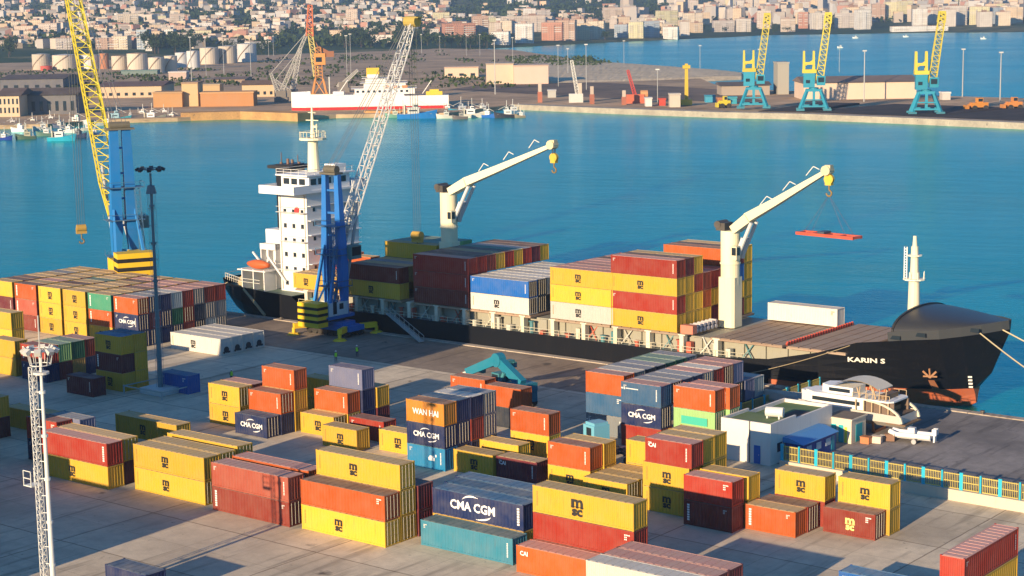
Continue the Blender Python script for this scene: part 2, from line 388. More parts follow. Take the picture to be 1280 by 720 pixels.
MARKW = {'msc': 'with black lettering', 'mscbig': 'with large black lettering', 'mscy': 'with yellow lettering', 'cma': 'with white lettering', 'cmabig': 'with large white lettering',
         'wan': 'with wide white lettering', 'cai': 'with short white letters', 'one': 'with small white lettering', 'cy': 'with white emblem', 'grn': 'with green panel'}
def cont(a, b, lvl, L, col, where, mark=None, door=0, roof=None, z0=0.0, rz=0.0, row=None, group='shipping containers', code='v', reefer=False, plain=False, tw=None):
    """one container whose left front corner is at (a,b) of the quay frame"""
    Lm = LEN[L]; p = W(a, b, z0+lvl*(HT+.012)); jit = 0 if z0 else random.uniform(-.0035, .0035)
    lab = f"{NAME[col]} container" + (f" {MARKW[mark]}" if mark else '') + f", {tw or TIERW[lvl]}" + (f", {ROWW[row]}" if row is not None else '') + f" {where}"
    t = thing('shipping_container', lab, 'container', p, TH+rz+jit, group); SEEN[lab] = SEEN.get(lab, 0)+1
    c = COL[col]; k = random.uniform(.88, 1.06); c = tuple(min(.85, x*k) for x in c)
    put('body', BODY[(L, 0 if (door or reefer) else 1)], PAINT, t, c)
    rc = ROOFP[roof] if roof else ROOF[col]; k2 = random.uniform(.85, 1.15)
    put('roof', ROOFS[L], ROOFM, t, tuple(x*k2 for x in rc))
    if door:
        dc = c if door == 1 else (.06, .05, .05)
        for i in (0, 1):
            d = put('door', DOOR, PAINT, t, dc, (Lm-.12, .14+i*(WD-.28)/2+.01, .2))
            for q in (.26, .8): put('locking_bar', BAR, CLEAN, d, (.42, .38, .30) if door > 0 else dc, (0, q, 0))
    if reefer:
        put('machinery_panel', REEF, CLEAN, t, (.5, .5, .46), (Lm-.12, 0, 0)); put('cooling_fan', FAN, CLEAN, t, (.03, .03, .035), (Lm-.12, 0, 0))
    if not plain:
        if mark:
            me, lc = LOGO[mark]
            x = {'cai': .95, 'one': Lm*.22, 'grn': Lm*.5, 'cy': Lm*.68}.get(mark, Lm*(.45 if L == 40 else .52)); zz = {'cai': 2.0, 'one': 1.9, 'grn': 1.35}.get(mark, 1.38)
            put('lettering', me, MARK, t, lc, (x, -.012, zz))
        cc = (.78, .76, .7) if col not in 'YWPA' else (.30, .20, .05)
        if code == 'v': put('identification_marks', CODES['v'], MARK, t, cc, (.45 if col in 'YW' else Lm-.75, -.012, 2.2))
        elif code == 'id': put('identification_marks', CODES['id'], MARK, t, cc, (Lm-1.1, -.012, 2.35))
        elif code == 'bigv': put('identification_marks', CODES['bigv'], MARK, t, cc, (.45, -.012, 2.35))
        elif code == 'bigvr': put('identification_marks', CODES['bigv'], MARK, t, cc, (Lm-.8, -.012, 2.35))
    if not plain and col not in 'YPW' and code in ('v', 'bigv') and L: put('identification_marks', CODES['id'], MARK, t, (.7, .68, .62), (.4 if code == 'v' else Lm-1.1, -.012, 2.35)).scale = (.7, 1, .7)
    count['c'] += 1
    return t

# ------------------------------------------------------------------ ground and sea
def uvpoly(mb, pts, z0, z1): return mb.prism([W(a, b)[:2] for a, b in pts], z0, z1)
m = MB(); m.quad((-12400, -590, -2), (12400, -590, -2), (12400, 13400, -2), (-12400, 13400, -2)); struct(m.build('sea', WATER))
QV = 225.6
m = uvpoly(MB(), [(-620, -260), (330, -260), (330, QV), (-620, QV)], -5, 0); struct(m.build('container_yard_ground', CONC))
def sheet(name, pts, mat, z):
    q = [W(a, b, z) for a, b in pts]; m = MB(); m.quad(*q); return struct(m.build(name, mat))
sheet('quay_apron', [(-620, 206), (-129, 206), (-123, QV-1.2), (-620, QV-1.2)], APRON, .004)
sheet('boatyard_hardstand', [(-122, 187), (-60, 184), (60, 184), (60, QV-1.2), (-122, QV-1.2)], ASPH, .004)
m = MB()
for a in range(-620, 320, 10): 
    q = [W(a+.04, QV-1.2), W(a+9.96, QV-1.2), W(a+9.96, QV+.15), W(a+.04, QV+.15)]; m.prism([x[:2] for x in q], -.6, .14)
struct(m.build('quay_coping', COPE))
# far harbour land, traced on the ground and given its real size
def far_poly(name, px, mat, z, depth=3):
    pts = [gp(x, y, z)[:2] for x, y in px]; return struct(MB().prism(pts, z-depth, z).build(name, mat))
far_poly('harbour_land', [(-60, 158), (60, 155), (120, 150), (222, 147), (300, 143), (372, 146), (420, 143), (560, 141), (640, 131), (760, 136), (900, 141), (1000, 143), (1150, 149), (1330, 157),
                          (1330, 124), (1150, 119), (1000, 114), (905, 110), (870, 96), (760, 80), (640, 62), (520, 60), (300, 58), (-60, 62)], EARTH, 0.0, 4)
# low sea wall facing of the far quay
def far_strip(name, px, mat, z0, z1, w, parent=None):
    m = MB(); P = [gp(x, y, 0) for x, y in px]
    for a, b in zip(P[:-1], P[1:]):
        d = (b-a).normalized(); k = Vector((-d.y, d.x, 0)); 
        m.prism([a[:2], b[:2], (b+k*w)[:2], (a+k*w)[:2]], z0, z1)
    return m.build(name, mat, parent)
struct(far_strip('far_quay_kerb', [(640, 132.5), (760, 137.5), (900, 142.5), (1000, 144.5), (1150, 150.5), (1330, 158.5)], COPE, -2.5, .9, 9))
struct(far_strip('coal_yard_ground', [(948, 141), (1000, 142), (1150, 148), (1330, 156)], COAL, -.1, .95, 80))
def flat(name, px, mat, z): return struct(MB().quad(*[gp(x, y, 0)+Vector((0, 0, z)) for x, y in px]).build(name, mat))
DEARTH = ground_mat('dark_earth', (.26, .185, .13, 1), (.13, .10, .08, 1), 0, .6, .95)
flat('dark_storage_ground', [(560, 112), (780, 124), (960, 128), (905, 112), (770, 104), (640, 100)], DEARTH, .02)

STONE = ground_mat('ochre_quay_stone', (.62, .34, .13, 1), (.46, .25, .10, 1), 0, 3)
struct(far_strip('stone_quay', [(226, 146.5), (300, 144.5), (372, 147)], STONE, -2.5, 2.2, 12))
struct(far_strip('stone_quay_outer', [(455, 141.5), (520, 141)], STONE, -2.5, 1.2, 8))
# rubble spit behind the pier: rough heaped ground
def spit():
    m = MB(); nx, ny = 90, 16; rows = []
    for j in range(ny+1):
        for i in range(nx+1):
            f, g_ = i/nx, j/ny
            x = 640+(930-640)*f; yt = 70+(91-70)*f**1.2; yb = 106+(96-106)*f**1.5
            p = gp(x, yb+(yt-yb)*g_, 0); h = .3+1.6*math.sin(math.pi*min(1, max(0, g_)))**.5*math.sin(math.pi*min(1, (1-f)*6)/2)+random.uniform(-.12, .12)
            m.v.append((p.x, p.y, -2.2 if j in (0, ny) or i == nx else max(-1, h)))
    for j in range(ny):
        for i in range(nx): a = j*(nx+1)+i; m.f.append((a, a+1, a+nx+2, a+nx+1))
    return m.build('rubble_spit', ROCK)
struct(spit())

# hills: one terrain sheet rising from the far shore
SH = [(-6000, 1950), (-700, 1950), (-200, 2250), (5, 2482), (148, 2692), (341, 2919), (438, 3059), (622, 3037), (843, 2968), (1500, 2850), (6000, 2600)]
def shore(x):
    for (a, ya), (b, yb) in zip(SH[:-1], SH[1:]):
        if a <= x <= b: return ya+(yb-ya)*(x-a)/(b-a)
    return 2500
def hz(x, y):
    d = y-shore(x)
    if d < 0: return max(-4, d*.08)
    z = .6+d*.022 + (d/1000)**2*3.0
    return z+min(1, d/800)*(9*math.sin(x*.0021+1)*math.sin(y*.0017)+5*math.sin(x*.005+y*.003))
m = MB(); nx, ny = 160, 120
for j in range(ny+1):
    for i in range(nx+1):
        y = 1700+(13000-1700)*(j/ny)**1.5; x = (i/nx-.5)*y*1.1
        m.v.append((x, y, hz(x, y)))
for j in range(ny):
    for i in range(nx): a = j*(nx+1)+i; m.f.append((a, a+1, a+nx+2, a+nx+1))
struct(m.build('hills', HILL, smooth=True))
def march(px, py):
    d = ray(px, py); t = 1500.0
    while t < 12000:
        p = Vector((0, 0, HC))+d*t
        if p.z < max(0, hz(p.x, p.y)): return Vector((p.x, p.y, max(0, hz(p.x, p.y))))
        t += 12
    return None

# haze
m = MB(); m.box(-12500, 12500, -600, 13500, -6.5, 620)
hzm = bpy.data.materials.new('haze'); hzm.use_nodes = True; n = hzm.node_tree; n.nodes.remove(n.nodes['Principled BSDF'])
pv = N(n, 'ShaderNodeVolumePrincipled'); pv.inputs['Density'].default_value = .00011; pv.inputs['Color'].default_value = (.50, .74, 1.0, 1); pv.inputs['Anisotropy'].default_value = .2
n.links.new(pv.outputs[0], n.nodes['Material Output'].inputs['Volume'])
h = m.build('haze', hzm); h['kind'] = 'stuff'; h['label'] = 'thin blue evening haze over the bay and town'; h['category'] = 'haze'

# ------------------------------------------------------------------ yard containers
def col_stack(a, b, L, tiers, where, row=None, doors=None, marks=None, roof=None, codes_=None, **k):
    """tiers: colour letters bottom to top; '.' skips a tier nothing shows of"""
    for i, c in enumerate(tiers):
        if c == '.': continue
        cont(a, b, i, L, c, where, mark=(marks or {}).get(i), door=(doors or {}).get(i, 0), roof=roof if i == len(tiers)-1 else None, row=row,
             code=(codes_ or {}).get(i, 'v'), **k)
# near left
w1 = 'at the far left end of front line'
col_stack(-185.8, 135.0, 20, 'NR', w1, 0, codes_={1: 'id'}); col_stack(-184.4, 137.5, 20, 'VV', w1, 1, roof='grey')
w2 = 'beside the near light mast'
col_stack(-177.8, 131.3, 40, 'YR', w2, 0, marks={0: 'msc'}, codes_={1: 'bigvr'}, roof='pink'); col_stack(-178.0, 133.78, 40, 'MY', w2, 1, doors={1: 1}, roof='tan')
w3 = 'in the twin yellow stacks at left'
col_stack(-163.2, 133.3, 40, 'YY', w3, 0, marks={0: 'msc', 1: 'msc'}, doors={0: 1}); col_stack(-163.2, 135.78, 40, 'YY', w3, 1, doors={1: 1}); col_stack(-164.1, 139.3, 40, 'YY', w3, 2, doors={1: 1})
cont(-187.4, 150.3, 0, 40, 'Y', 'standing alone behind the near light mast', 'msc', tw='single long')
w4 = 'of the all-red stack at lower left'
col_stack(-149.1, 132.7, 40, 'BF', w4, 0, codes_={0: 'bigv', 1: 'v'}, doors={0: 1}, roof='pink'); col_stack(-149.3, 136.1, 40, 'FO', w4, 1, roof='pink')
w5 = 'of the stepped yellow and orange stack'
col_stack(-135.5, 133.2, 40, 'YO', w5, 0, marks={0: 'msc'}, codes_={1: 'id'}, doors={0: 1, 1: 1}, roof='brown'); col_stack(-135.5, 135.68, 40, 'YYY', w5, 1, marks={2: 'msc'}, doors={0: 1, 1: 1, 2: 1}); col_stack(-135.3, 138.3, 40, 'MM', w5, 2)
cont(-121.0, 136.2, 0, 40, 'T', 'in front of the large navy container', tw='long rusty'); 
m_ = cont(-121.6, 138.85, 0, 40, 'Y', 'underneath the large navy container', tw='mostly hidden'); cont(-121.6, 138.85, 1, 40, 'N', 'above the teal one near bottom centre', 'cmabig', roof='blue', code='bigvr', tw='upper')
cont(-122.0, 141.3, 1, 40, 'N', 'directly behind the large navy one', roof='blue', tw='upper'); cont(-122.6, 143.8, 1, 40, 'N', 'third back from the large navy one', roof='blue', tw='upper')
for i, (a, b) in enumerate([(-122.0, 141.3), (-122.6, 143.8)]): cont(a, b, 0, 40, 'NK'[i], 'under the navy roofs near bottom centre', tw='lower', row=i+1)
w6 = 'of the stack with the largest black lettering'
col_stack(-107.2, 137.6, 40, 'RRY', w6, None, marks={2: 'mscbig'}, codes_={1: 'id', 0: 'id'})
cont(-107.3, 134.95, 0, 40, 'O', 'low at the bottom centre edge', 'cai', roof='pink', tw='single', code=None)
w7 = 'at the bottom edge right of centre'
col_stack(-93.6, 127.9, 40, 'HW', w7, 0, roof='white', codes_={1: 'id'}); col_stack(-93.6, 130.38, 40, 'BM', w7, 1, roof='pink'); col_stack(-93.6, 132.84, 40, 'MM', w7, 2, roof='pink')
def rot_cont(a, b, lvl, L, col, where, **k): return cont(a, b, lvl, L, col, where, rz=math.pi/2, **k)
# the pair at the right edge, lying across: origin corner is the near right one
rot_cont(-65.85, 147.9, 0, 40, 'Y', 'at the bottom right corner'); rot_cont(-65.85, 147.9, 1, 40, 'R', 'at the bottom right corner', roof='pink')
cont(-77.5, 146.0, 0, 20, 'L', 'cut off by the bottom edge at right', tw='low')
cont(-136.0, 106.9, 0, 20, 'N', 'alone at the bottom left edge', tw='single', code=None)
cont(-204.2, 139.0, 0, 20, 'M', 'half cut by the left picture edge'); cont(-204.2, 139.0, 1, 20, 'Y', 'half cut by the left picture edge')
cont(-203.7, 144.7, 0, 40, 'Y', 'in shade near the left picture edge', 'msc', tw='single')
# silo, warehouse and stacks added out of view to shade yard and ship
gs = thing('shade_silo', 'tall unseen silo shape added left of the view to cast shade', 'building', W(-208, 104, 0), TH)
k = MB()
for i in range(3):
    for j in range(3): k.tube((4+i*8.6, 4+j*7, 0), (4+i*8.6, 4+j*7, 37), 4.0, k=20)
k.build('shade_silo_cell', FARM, gs, (.5, .47, .42))
k = MB(); k.box(0, 26, 0, 22, 0.5, 43); k.box(8, 16, 6, 14, 43, 47); k.build('shade_silo_block', FARM, gs, (.46, .43, .4))
gw2 = thing('shade_warehouse', 'stepped unseen block added beside the silo shape to cast shade', 'building', W(-228, 104, 0), TH)  # added out of view, roof heights stepped to shape its shadow
k = MB(); k.box(0, 17.4, 0, 20, 0, 13.6); k.box(17.41, 19.9, 0, 20, 0, 21.6); k.build('wall', FARM, gw2, (.5, .42, .33)); k = MB(); k.box(-.2, 17.38, -.2, 20.2, 13.61, 13.9); k.box(17.3, 19.9, -.2, 20.2, 21.61, 22); k.build('roof', FARM, gw2, (.2, .14, .11))
for i, (a, hh) in enumerate([(-157.3, 4), (-169.52, 4), (-181.74, 5), (-193.96, 5)]):  # unseen stacks added so their shadows fall on the left foreground
    for lv in range(hh): cont(a, 86.0+(0 if hh == 4 else -2), lv, 40, 'RYNOMYB'[(i*2+lv) % 7], 'of block %s added unseen at left to cast shade' % ['near', 'second', 'third', 'far'][i], tw='tier %d' % (lv+1), plain=True)
# mid left
cont(-214.3, 163.2, 0, 20, 'M', 'alone in the shade left of the near light mast', tw='single', code='v')
cont(-204.1, 172.4, 0, 20, 'L', 'beside the base of the tall light mast', tw='single', code='id', roof='blue')
w8 = 'of the shaded three-high block'
col_stack(-213.5, 168.1, 20, 'YMY', w8, 0, marks={0: 'msc', 2: 'msc'}, codes_={1: 'bigv'}, roof='blue'); col_stack(-213.5, 170.6, 20, 'YYY', w8, 1, roof='blue')
w9 = 'of the block behind the mast lamps at left'
for i, t_ in enumerate(['NR', 'MP', 'DG', 'NB']): col_stack(-228.5, 165.8+2.5*i, 20, t_, w9, i, codes_={1: 'bigv'}, roof=[None, 'green', 'green', 'pink'][i])
w10 = 'at the left edge beside that red one'
col_stack(-236.6, 166.2, 20, 'YY', 'at the left edge, lower block', 0); col_stack(-245.2, 172.0, 20, 'YYY', 'at the left edge, mid block', 1)
for i in range(4): cont(-228.3, 195.5+2.46*i, 0, 40, 'W', 'of the white refrigerated group', 'msc' if i == 0 else None, reefer=True, row=i, tw='refrigerated', roof='white')
# big block at far left: six columns, eight rows, three tiers; inside ones hidden
cols = [-232.9, -239.7, -246.5, -253.3, -260.1, -266.9]
front = ['NNO', 'YOE', 'YYY', 'YYY', 'BFO', 'YMY']
tops = ['O.....', 'E', 'Y', 'Y', 'O', 'Y', 'Y', 'Y']
rt = [['pink', 'grey', 'grey', 'white', 'pink', 'pink', 'pink', 'pink'], ['tan', 'tan', 'tan', 'brown', 'pink', 'pink', 'pink', 'tan'], ['tan', 'tan', 'tan', 'tan', 'tan', 'brown', 'pink', 'tan'], ['tan', 'tan', 'brown', 'tan', 'green', 'tan', 'tan', 'tan'],
      ['brown', 'tan', 'pink', 'tan', 'tan', 'tan', 'tan', 'tan'], ['tan', 'brown', 'brown', 'tan', 'tan', 'grey', 'tan', 'tan'], ['tan', 'tan', 'tan', 'tan', 'brown', 'tan', 'tan', 'tan'], ['tan', 'brown', 'tan', 'tan', 'tan', 'tan', 'tan', 'tan']]
endc = [None, 'NMN', 'NNN', 'NGH', 'BRR', 'KKS', 'HSB', 'SSR']
CW = ['rightmost', 'second', 'third', 'fourth', 'fifth', 'sixth', 'seventh', 'eighth']
for ci, uR in enumerate(cols):
    wh = f"{CW[ci]} stack, far left block"
    for r_ in range(8):
        b = 192.6+2.48*r_
        if r_ == 0:
            for lv in range(3):
                c = front[ci][lv]; mk = 'msc' if (c == 'Y' and ci in (1, 2, 3) ) else ('cma' if ci == 0 and lv == 1 else None)
                cont(uR-6.06, b, lv, 20, c, wh, mk, row=0, roof=rt[ci][0] if lv == 2 else None, door=(1 if ci == 0 else 0), code='bigv' if c in 'OEF' else 'v', group='containers of the far left block')
        else:
            c = 'YYRYYBY'[(ci*3+r_) % 7] if ci else endc[r_][2]
            if rt[ci][r_] == 'green': c = 'E'
            cont(uR-6.06, b, 2, 20, c, wh, row=r_, roof=rt[ci][r_], door=(1 if r_ in (1, 5) and ci == 0 else 0), plain=True, group='containers of the far left block')
            if ci == 0:
                for lv in (0, 1): cont(uR-6.06, b, lv, 20, endc[r_][lv], wh, row=r_, door=(1 if (r_+lv) % 2 else 0), plain=True, group='containers of the far left block')
# second line
w11 = 'in small block left of centre'
col_stack(-182.0, 162.1, 20, 'YY', w11, 1, marks={0: 'msc', 1: 'msc'}, doors={1: 1}); col_stack(-182.0, 164.6, 20, 'RB', w11, 2, roof='pink')
cont(-174.6, 159.9, 0, 20, 'N', w11, 'cma', door=1, row=0, code=None); col_stack(-174.4, 162.35, 20, 'NO', w11, 1, doors={1: 1}, codes_={1: 'v'}); col_stack(-174.3, 164.85, 20, 'YYO', w11, 2)
col_stack(-174.3, 172.5, 20, 'YY', w11, 5)
w12 = 'of the block with greyish blue top'
cont(-167.5, 165.1, 0, 20, 'Y', w12, 'msc', row=0, door=1); col_stack(-167.3, 167.6, 20, 'YO', w12, 1, doors={0: 1}); col_stack(-166.9, 170.1, 20, 'NNV', w12, 2); col_stack(-166.6, 172.6, 20, 'MY', w12, 3)
cont(-160.0, 161.5, 0, 20, 'Y', 'loose in front of that bluish block', 'msc', tw='single'); cont(-160.3, 166.9, 0, 20, 'R', 'right of the greyish blue topped block', tw='single low')
cont(-152.3, 163.9, 0, 20, 'Y', 'left of the white lettered tower', 'msc', tw='single')
w13 = 'of amber topped centre block'
col_stack(-144.4, 160.4, 20, 'CNA', w13, 0, marks={0: 'cy', 1: 'cma', 2: 'wan'}, doors={1: 1}, codes_={0: 'v', 1: None, 2: None}); col_stack(-144.4, 162.88, 20, 'NNN', w13, 1, doors={1: 1}, roof='blue')
col_stack(-144.3, 165.36, 20, 'NRN', w13, 2, roof='white'); col_stack(-144.3, 167.9, 20, 'KSS', w13, 3, doors={1: 1, 2: 1}, roof='grey')
cont(-137.7, 161.3, 0, 20, 'Y', 'just right of the cyan one', 'msc', tw='half shaded'); cont(-131.4, 161.7, 0, 20, 'M', 'near the picture centre', 'cai', tw='single', code='v', roof='tan')
cont(-138.2, 166.9, 0, 20, 'Y', 'behind the half shaded yellow one', tw='low')
col_stack(-138.0, 172.8, 20, 'YO', 'of the pair right of the amber block', None, marks={0: 'msc'})
w14 = 'of the block below the blue truck'
col_stack(-123.9, 162.0, 20, 'YO', w14, 1, marks={0: 'msc'}); col_stack(-123.7, 164.5, 20, 'YY', w14, 2); 
for i in range(3): cont(-117.3, 159.9+2.48*i, 0, 20, 'Y', 'right half of block below truck', 'msc' if i == 0 else None, row=i, door=1)
col_stack(-116.9, 167.9, 20, 'YY', w14, 4)
w15 = 'of the bright red topped block'
C_ = cont(-109.6, 160.6, 0, 20, 'Y', w15, 'msc', row=0); cont(-109.6, 160.6, 1, 20, 'Y', w15, 'msc', row=0)
cont(-109.2, 160.5, 2, 20, 'R', w15, 'cai', row=0, roof='pink')
for i in (1, 2): col_stack(-109.3, 160.5+2.5*i, 20, '.YY' if i == 1 else 'YYY', w15, i)
w16 = 'of the block left of the white building'
col_stack(-102.8, 158.4, 20, 'BR', w16, 0, codes_={0: 'bigv', 1: 'id'}, roof='pink'); col_stack(-102.6, 161.4, 20, 'YY', w16, 1)
w17 = 'of low block before yard wall'
cont(-96.5, 160.7, 0, 20, 'O', w17, row=0, code='bigv', roof='tan'); cont(-96.4, 163.2, 0, 20, 'B', w17, row=1, door=1, roof='brown')
cont(-95.9, 165.9, 0, 20, 'R', w17, row=2); cont(-95.9, 165.9, 1, 20, 'Y', w17, 'msc', row=2, roof='tan')
w18 = 'of rightmost pair before the wall'
cont(-89.3, 164.6, 0, 20, 'B', w18, 'mscy', row=0, door=1, roof='brown', code='id'); col_stack(-88.9, 167.1, 20, 'YY', w18, 1, marks={1: 'msc'})
# block beside the ship
w19 = 'left column, block beside ship'; w20 = 'right column, block beside ship'
lr = ['pink', 'white', 'grey', 'grey', 'green', 'green', 'grey']
for i in range(7):
    if i == 0: col_stack(-136.0, 186.2, 20, 'SUO', w19, 0, codes_={1: 'id', 2: None}, marks={0: 'one'}, roof='pink')
    else: cont(-136.0, 186.2+2.48*i, 2, 20, 'OSKKGGS'[i], w19, row=i, roof=lr[i], plain=True)
rr = ['pink', 'grey', 'grey', 'grey', 'pink', 'white', 'pink', 'pink']; ec = ['L', 'M', 'N', 'N', 'S', 'R', 'B', 'V']
for i in range(8):
    if i == 0: col_stack(-128.5, 183.5, 20, 'RNU', w20, 0, marks={1: 'cma', 2: 'one'}, doors={1: 1}, codes_={0: None, 1: None}, roof='pink')
    else:
        cont(-128.5, 183.5+2.48*i, 2, 20, ec[i], w20, row=i, roof=rr[i], door=1 if i in (1, 4, 6) else 0, plain=True)
        if i >= 6: cont(-128.5, 183.5+2.48*i, 1, 20, 'VK'[i-6], w20, row=i, door=1, plain=True); cont(-128.5, 183.5+2.48*i, 0, 20, 'NN'[i-6], w20, row=i, plain=True)
w21 = 'of stack beside the green roof'
col_stack(-121.6, 185.1, 20, '.PO', w21, 0, marks={1: 'grn'}, doors={1: 1}, codes_={1: None, 2: 'v'}, roof='pink'); col_stack(-121.0, 187.6, 20, '.PO', w21, 1, doors={1: 1}, roof='pink')
for i in range(2): col_stack(-128.4, 203.6+2.5*i, 20, 'NV' if i == 0 else 'LH', 'at the back right by the ship', i)
# under the reach stacker
col_stack(-149.9, 182.4, 20, 'KO', 'in front of the reach stacker', None, codes_={1: None}); col_stack(-157.6, 184.3, 20, 'KO', 'left end before the reach stacker', None)

# ------------------------------------------------------------------ cargo on the ship
Z0 = 5.93; VS = 226.4
def bay(uL, rows, name, z=Z0, L=40, roofs=None, marks=None, doors=None, extra='', grp='containers on the ship deck'):
    for r_, t_ in enumerate(rows):
        for lv, c in enumerate(t_):
            if c == '.': continue
            cont(uL, VS+2.46*r_, lv, L, c, f'{name} aboard', (marks or {}).get((r_, lv)), row=r_, z0=z, door=(doors or {}).get((r_, lv), 0), roof=(roofs[r_] if roofs and lv == len(t_)-1 else None),
                 code='v' if r_ == 0 else None, plain=(r_ > 0), group=grp)
bay(-160.3, ['YRYR', 'YYYM', 'YYRY', 'YOB', 'MYR', '.YR', 'YYYO', 'MYLM', 'YYYY'], 'foremost tall bay', marks={(0, 0): 'msc', (0, 2): 'msc'}, doors={(0, 0): 0}, roofs=['pink', 'brown', None, 'pink', 'pink', 'brown', None, 'brown', 'tan'])
bay(-172.2, ['WYY', '..B', '..R', '..R', '..K', '..G', '..R', '..R'], 'bay behind the fore crane', marks={(0, 0): 'msc', (0, 1): 'msc', (0, 2): 'msc'}, roofs=['pink', 'pink', 'pink', 'pink', 'pink', 'brown', 'pink', 'pink'])
bay(-188.8, ['WL', 'KK', 'KW', '.W', '.H', '.W', '.H', '.W'], 'blue and white midships bay', marks={(0, 0): 'msc'}, doors={(1, 0): 2, (1, 1): 2, (0, 0): 2, (0, 1): 2}, roofs=['white']*8)
bay(-201.4, ['BRR', '.RR', '..B', '..Y', '..R', '..Y', '..R', '..M', '..Y'], 'long red bay amidships', roofs=['pink', 'brown', 'brown', 'tan', 'brown', 'green', 'grey', 'brown', 'brown'])
bay(-216.8, ['YB', '.D', '.K', '.B', 'YBY', '.YG', '.YP', '.YP'], 'bay behind the blue crane', marks={(0, 0): 'msc'}, roofs=['brown', 'tan', 'grey', 'tan', 'tan', 'green', 'green', 'green'])
bay(-230.3, ['Y', 'Y', 'B', 'YO', 'YO'], 'aftmost bay left part', L=20, marks={(0, 0): 'msc'}, roofs=['tan', 'tan', 'tan', None, None]); bay(-224.1, ['Y', 'Y', 'B', 'YO'], 'aftmost bay right part', L=20, roofs=['tan']*4)
cont(-142.2, VS+17.0, 0, 40, 'W', 'alone on the fore hatch cover', z0=Z0+.1, tw='single long', code='id')

# ------------------------------------------------------------------ the container ship
VC = 237.7
ship = thing('container_ship', 'long black container ship with white bridge block moored along the quay', 'ship', W(-180, VC, 0), TH)
SU = -180.0
def sp(a, b, z): return (a-SU, b-VC, z)       # quay frame -> ship frame
# hull stations: u, keel z, half breadths at (keel, low, mid, deck), deck z
ST = [(-252.3, 3.0, 4, 6, 7.5, 8.2, 5.6), (-251.0, 1.2, 4, 7.2, 8.8, 9.3, 5.4), (-248.5, -.8, 4, 8.0, 9.8, 10.3, 5.2), (-244.5, -2.6, 4, 8.8, 10.8, 11.2, 4.9), (-238, -3.2, 6, 10.6, 11.5, 11.5, 4.6), (-231, -3.2, 9, 11.5, 11.5, 11.5, 4.4),
      (-229, -3.2, 9, 11.5, 11.5, 11.5, 3.1), (-140, -3.2, 9, 11.5, 11.5, 11.5, 3.1), (-132, -3.2, 8, 11.2, 11.5, 11.5, 3.7), (-124, -3.2, 6, 9.8, 10.8, 11.4, 5.5), (-118, -3.2, 4, 7.6, 9.4, 10.9, 7.5), (-112, -3.2, 2, 4.9, 7.2, 9.6, 8.2),
      (-107, -3.0, .4, 2.0, 4.8, 7.6, 8.6), (-104.6, -1.5, .2, .5, 3.0, 5.6, 8.9), (-102.5, 3.0, .15, .5, 1.6, 3.6, 9.2), (-100.6, 7.6, .1, .2, .5, 1.2, 9.5), (-99.9, 9.2, .02, .05, .1, .2, 9.6)]
def section(st, zlo, zhi):
    u_, zk, b0, b1, b2, b3, zd = st
    zs = [zk, max(zk, min(zd, zk+(zd-zk)*.12)), zk+(zd-zk)*.5, zd]; bs = [b0, b1, b2, b3]
    def hb(z):
        if z <= zs[0]: return bs[0]
        for i in range(3):
            if z <= zs[i+1]: return bs[i]+(bs[i+1]-bs[i])*((z-zs[i])/max(1e-6, zs[i+1]-zs[i]))
        return bs[3]
    lo = max(zlo, zk); hi = min(zhi, zd); lo = min(lo, zd); hi = max(hi, zk)
    zz = [lo+(hi-lo)*k/5 for k in range(6)]
    return [(u_-SU, -hb(z), z) for z in reversed(zz)] + [(u_-SU, hb(z), z) for z in zz]
ZB = .75
m = MB(); m.loft([section(s, ZB if s[0] > -133 else -9, 99) for s in ST]); hull = m.build('hull', HULLP, ship, (.006, .007, .010))
m = MB(); m.loft([section(s, -9, ZB-.004) for s in ST if s[1] < ZB and s[0] > -133]); m.build('boot_top', PAINT, ship, (.50, .12, .045))
# main deck between the bulwarks
m = MB(); m.box(-231.2-SU, -133-SU, -11.3, 11.3, 2.6, 2.95); m.build('main_deck', PAINT, ship, (.16, .20, .20))
m = MB(); m.prism([(s[0]-SU, -s[5]+.15) for s in ST[:6]]+[(s[0]-SU, s[5]-.15) for s in reversed(ST[:6])], 4.15, 4.3); m.build('poop_deck', PAINT, ship, (.10, .17, .13))
# coaming with bays of cream stanchions
m = MB(); m.box(-228-SU, -118.5-SU, -9.4, 9.4, 2.9, 5.35)
for i in range(30):
    a = -227.5+i*3.7
    m.box(a-SU, a+1.5-SU, -9.75, -9.4, 3.2, 5.2)
m.build('hatch_coaming', PAINT, ship, (.34, .33, .26))
for i in range(15):
    a = -227.6+i*6.15
    k = MB(); k.box(a-SU, a+.7-SU, -11.3, -10.2, 2.95, 5.75); k.box(a+.15-SU, a+.55-SU, -10.2, -9.4, 3.1, 3.9); k.box(a-.25-SU, a+1.0-SU, -11.35, -9.5, 5.6, 5.78); k.build('stanchion', PAINT, ship, (.66, .61, .46))
rnd = random.Random(3)
for i in range(39):
    a = -226+i*2.35+rnd.uniform(-.4, .4); k = MB(); h_ = rnd.uniform(.5, 1.9)
    if i % 3 == 0: k.tube((a-SU, -10.7, 2.95), (a-SU, -10.7, 2.95+h_), .32, k=8); k.tube((a-SU, -10.7, 2.95+h_), (a-SU, -10.7, 3.1+h_), .5, k=8); nm = 'deck_vent'
    elif i % 3 == 1: k.box(a-.4-SU, a+.4-SU, -11.0, -10.1, 2.95, 2.95+h_); k.box(a-.2-SU, a+.2-SU, -11.04, -11.0, 3.2, 2.8+h_); nm = 'deck_locker'
    else: k.beam((a-.9-SU, -10.3, 3), (a+.9-SU, -9.6, 5.4), .14); k.beam((a+.9-SU, -10.3, 3), (a-.9-SU, -9.6, 5.4), .14); nm = 'lashing_brace'
    k.build(nm, PAINT, ship, rnd.choice([(.6, .56, .42), (.5, .5, .42), (.07, .22, .24), (.45, .09, .05), (.6, .58, .5)]))
k = MB(); 
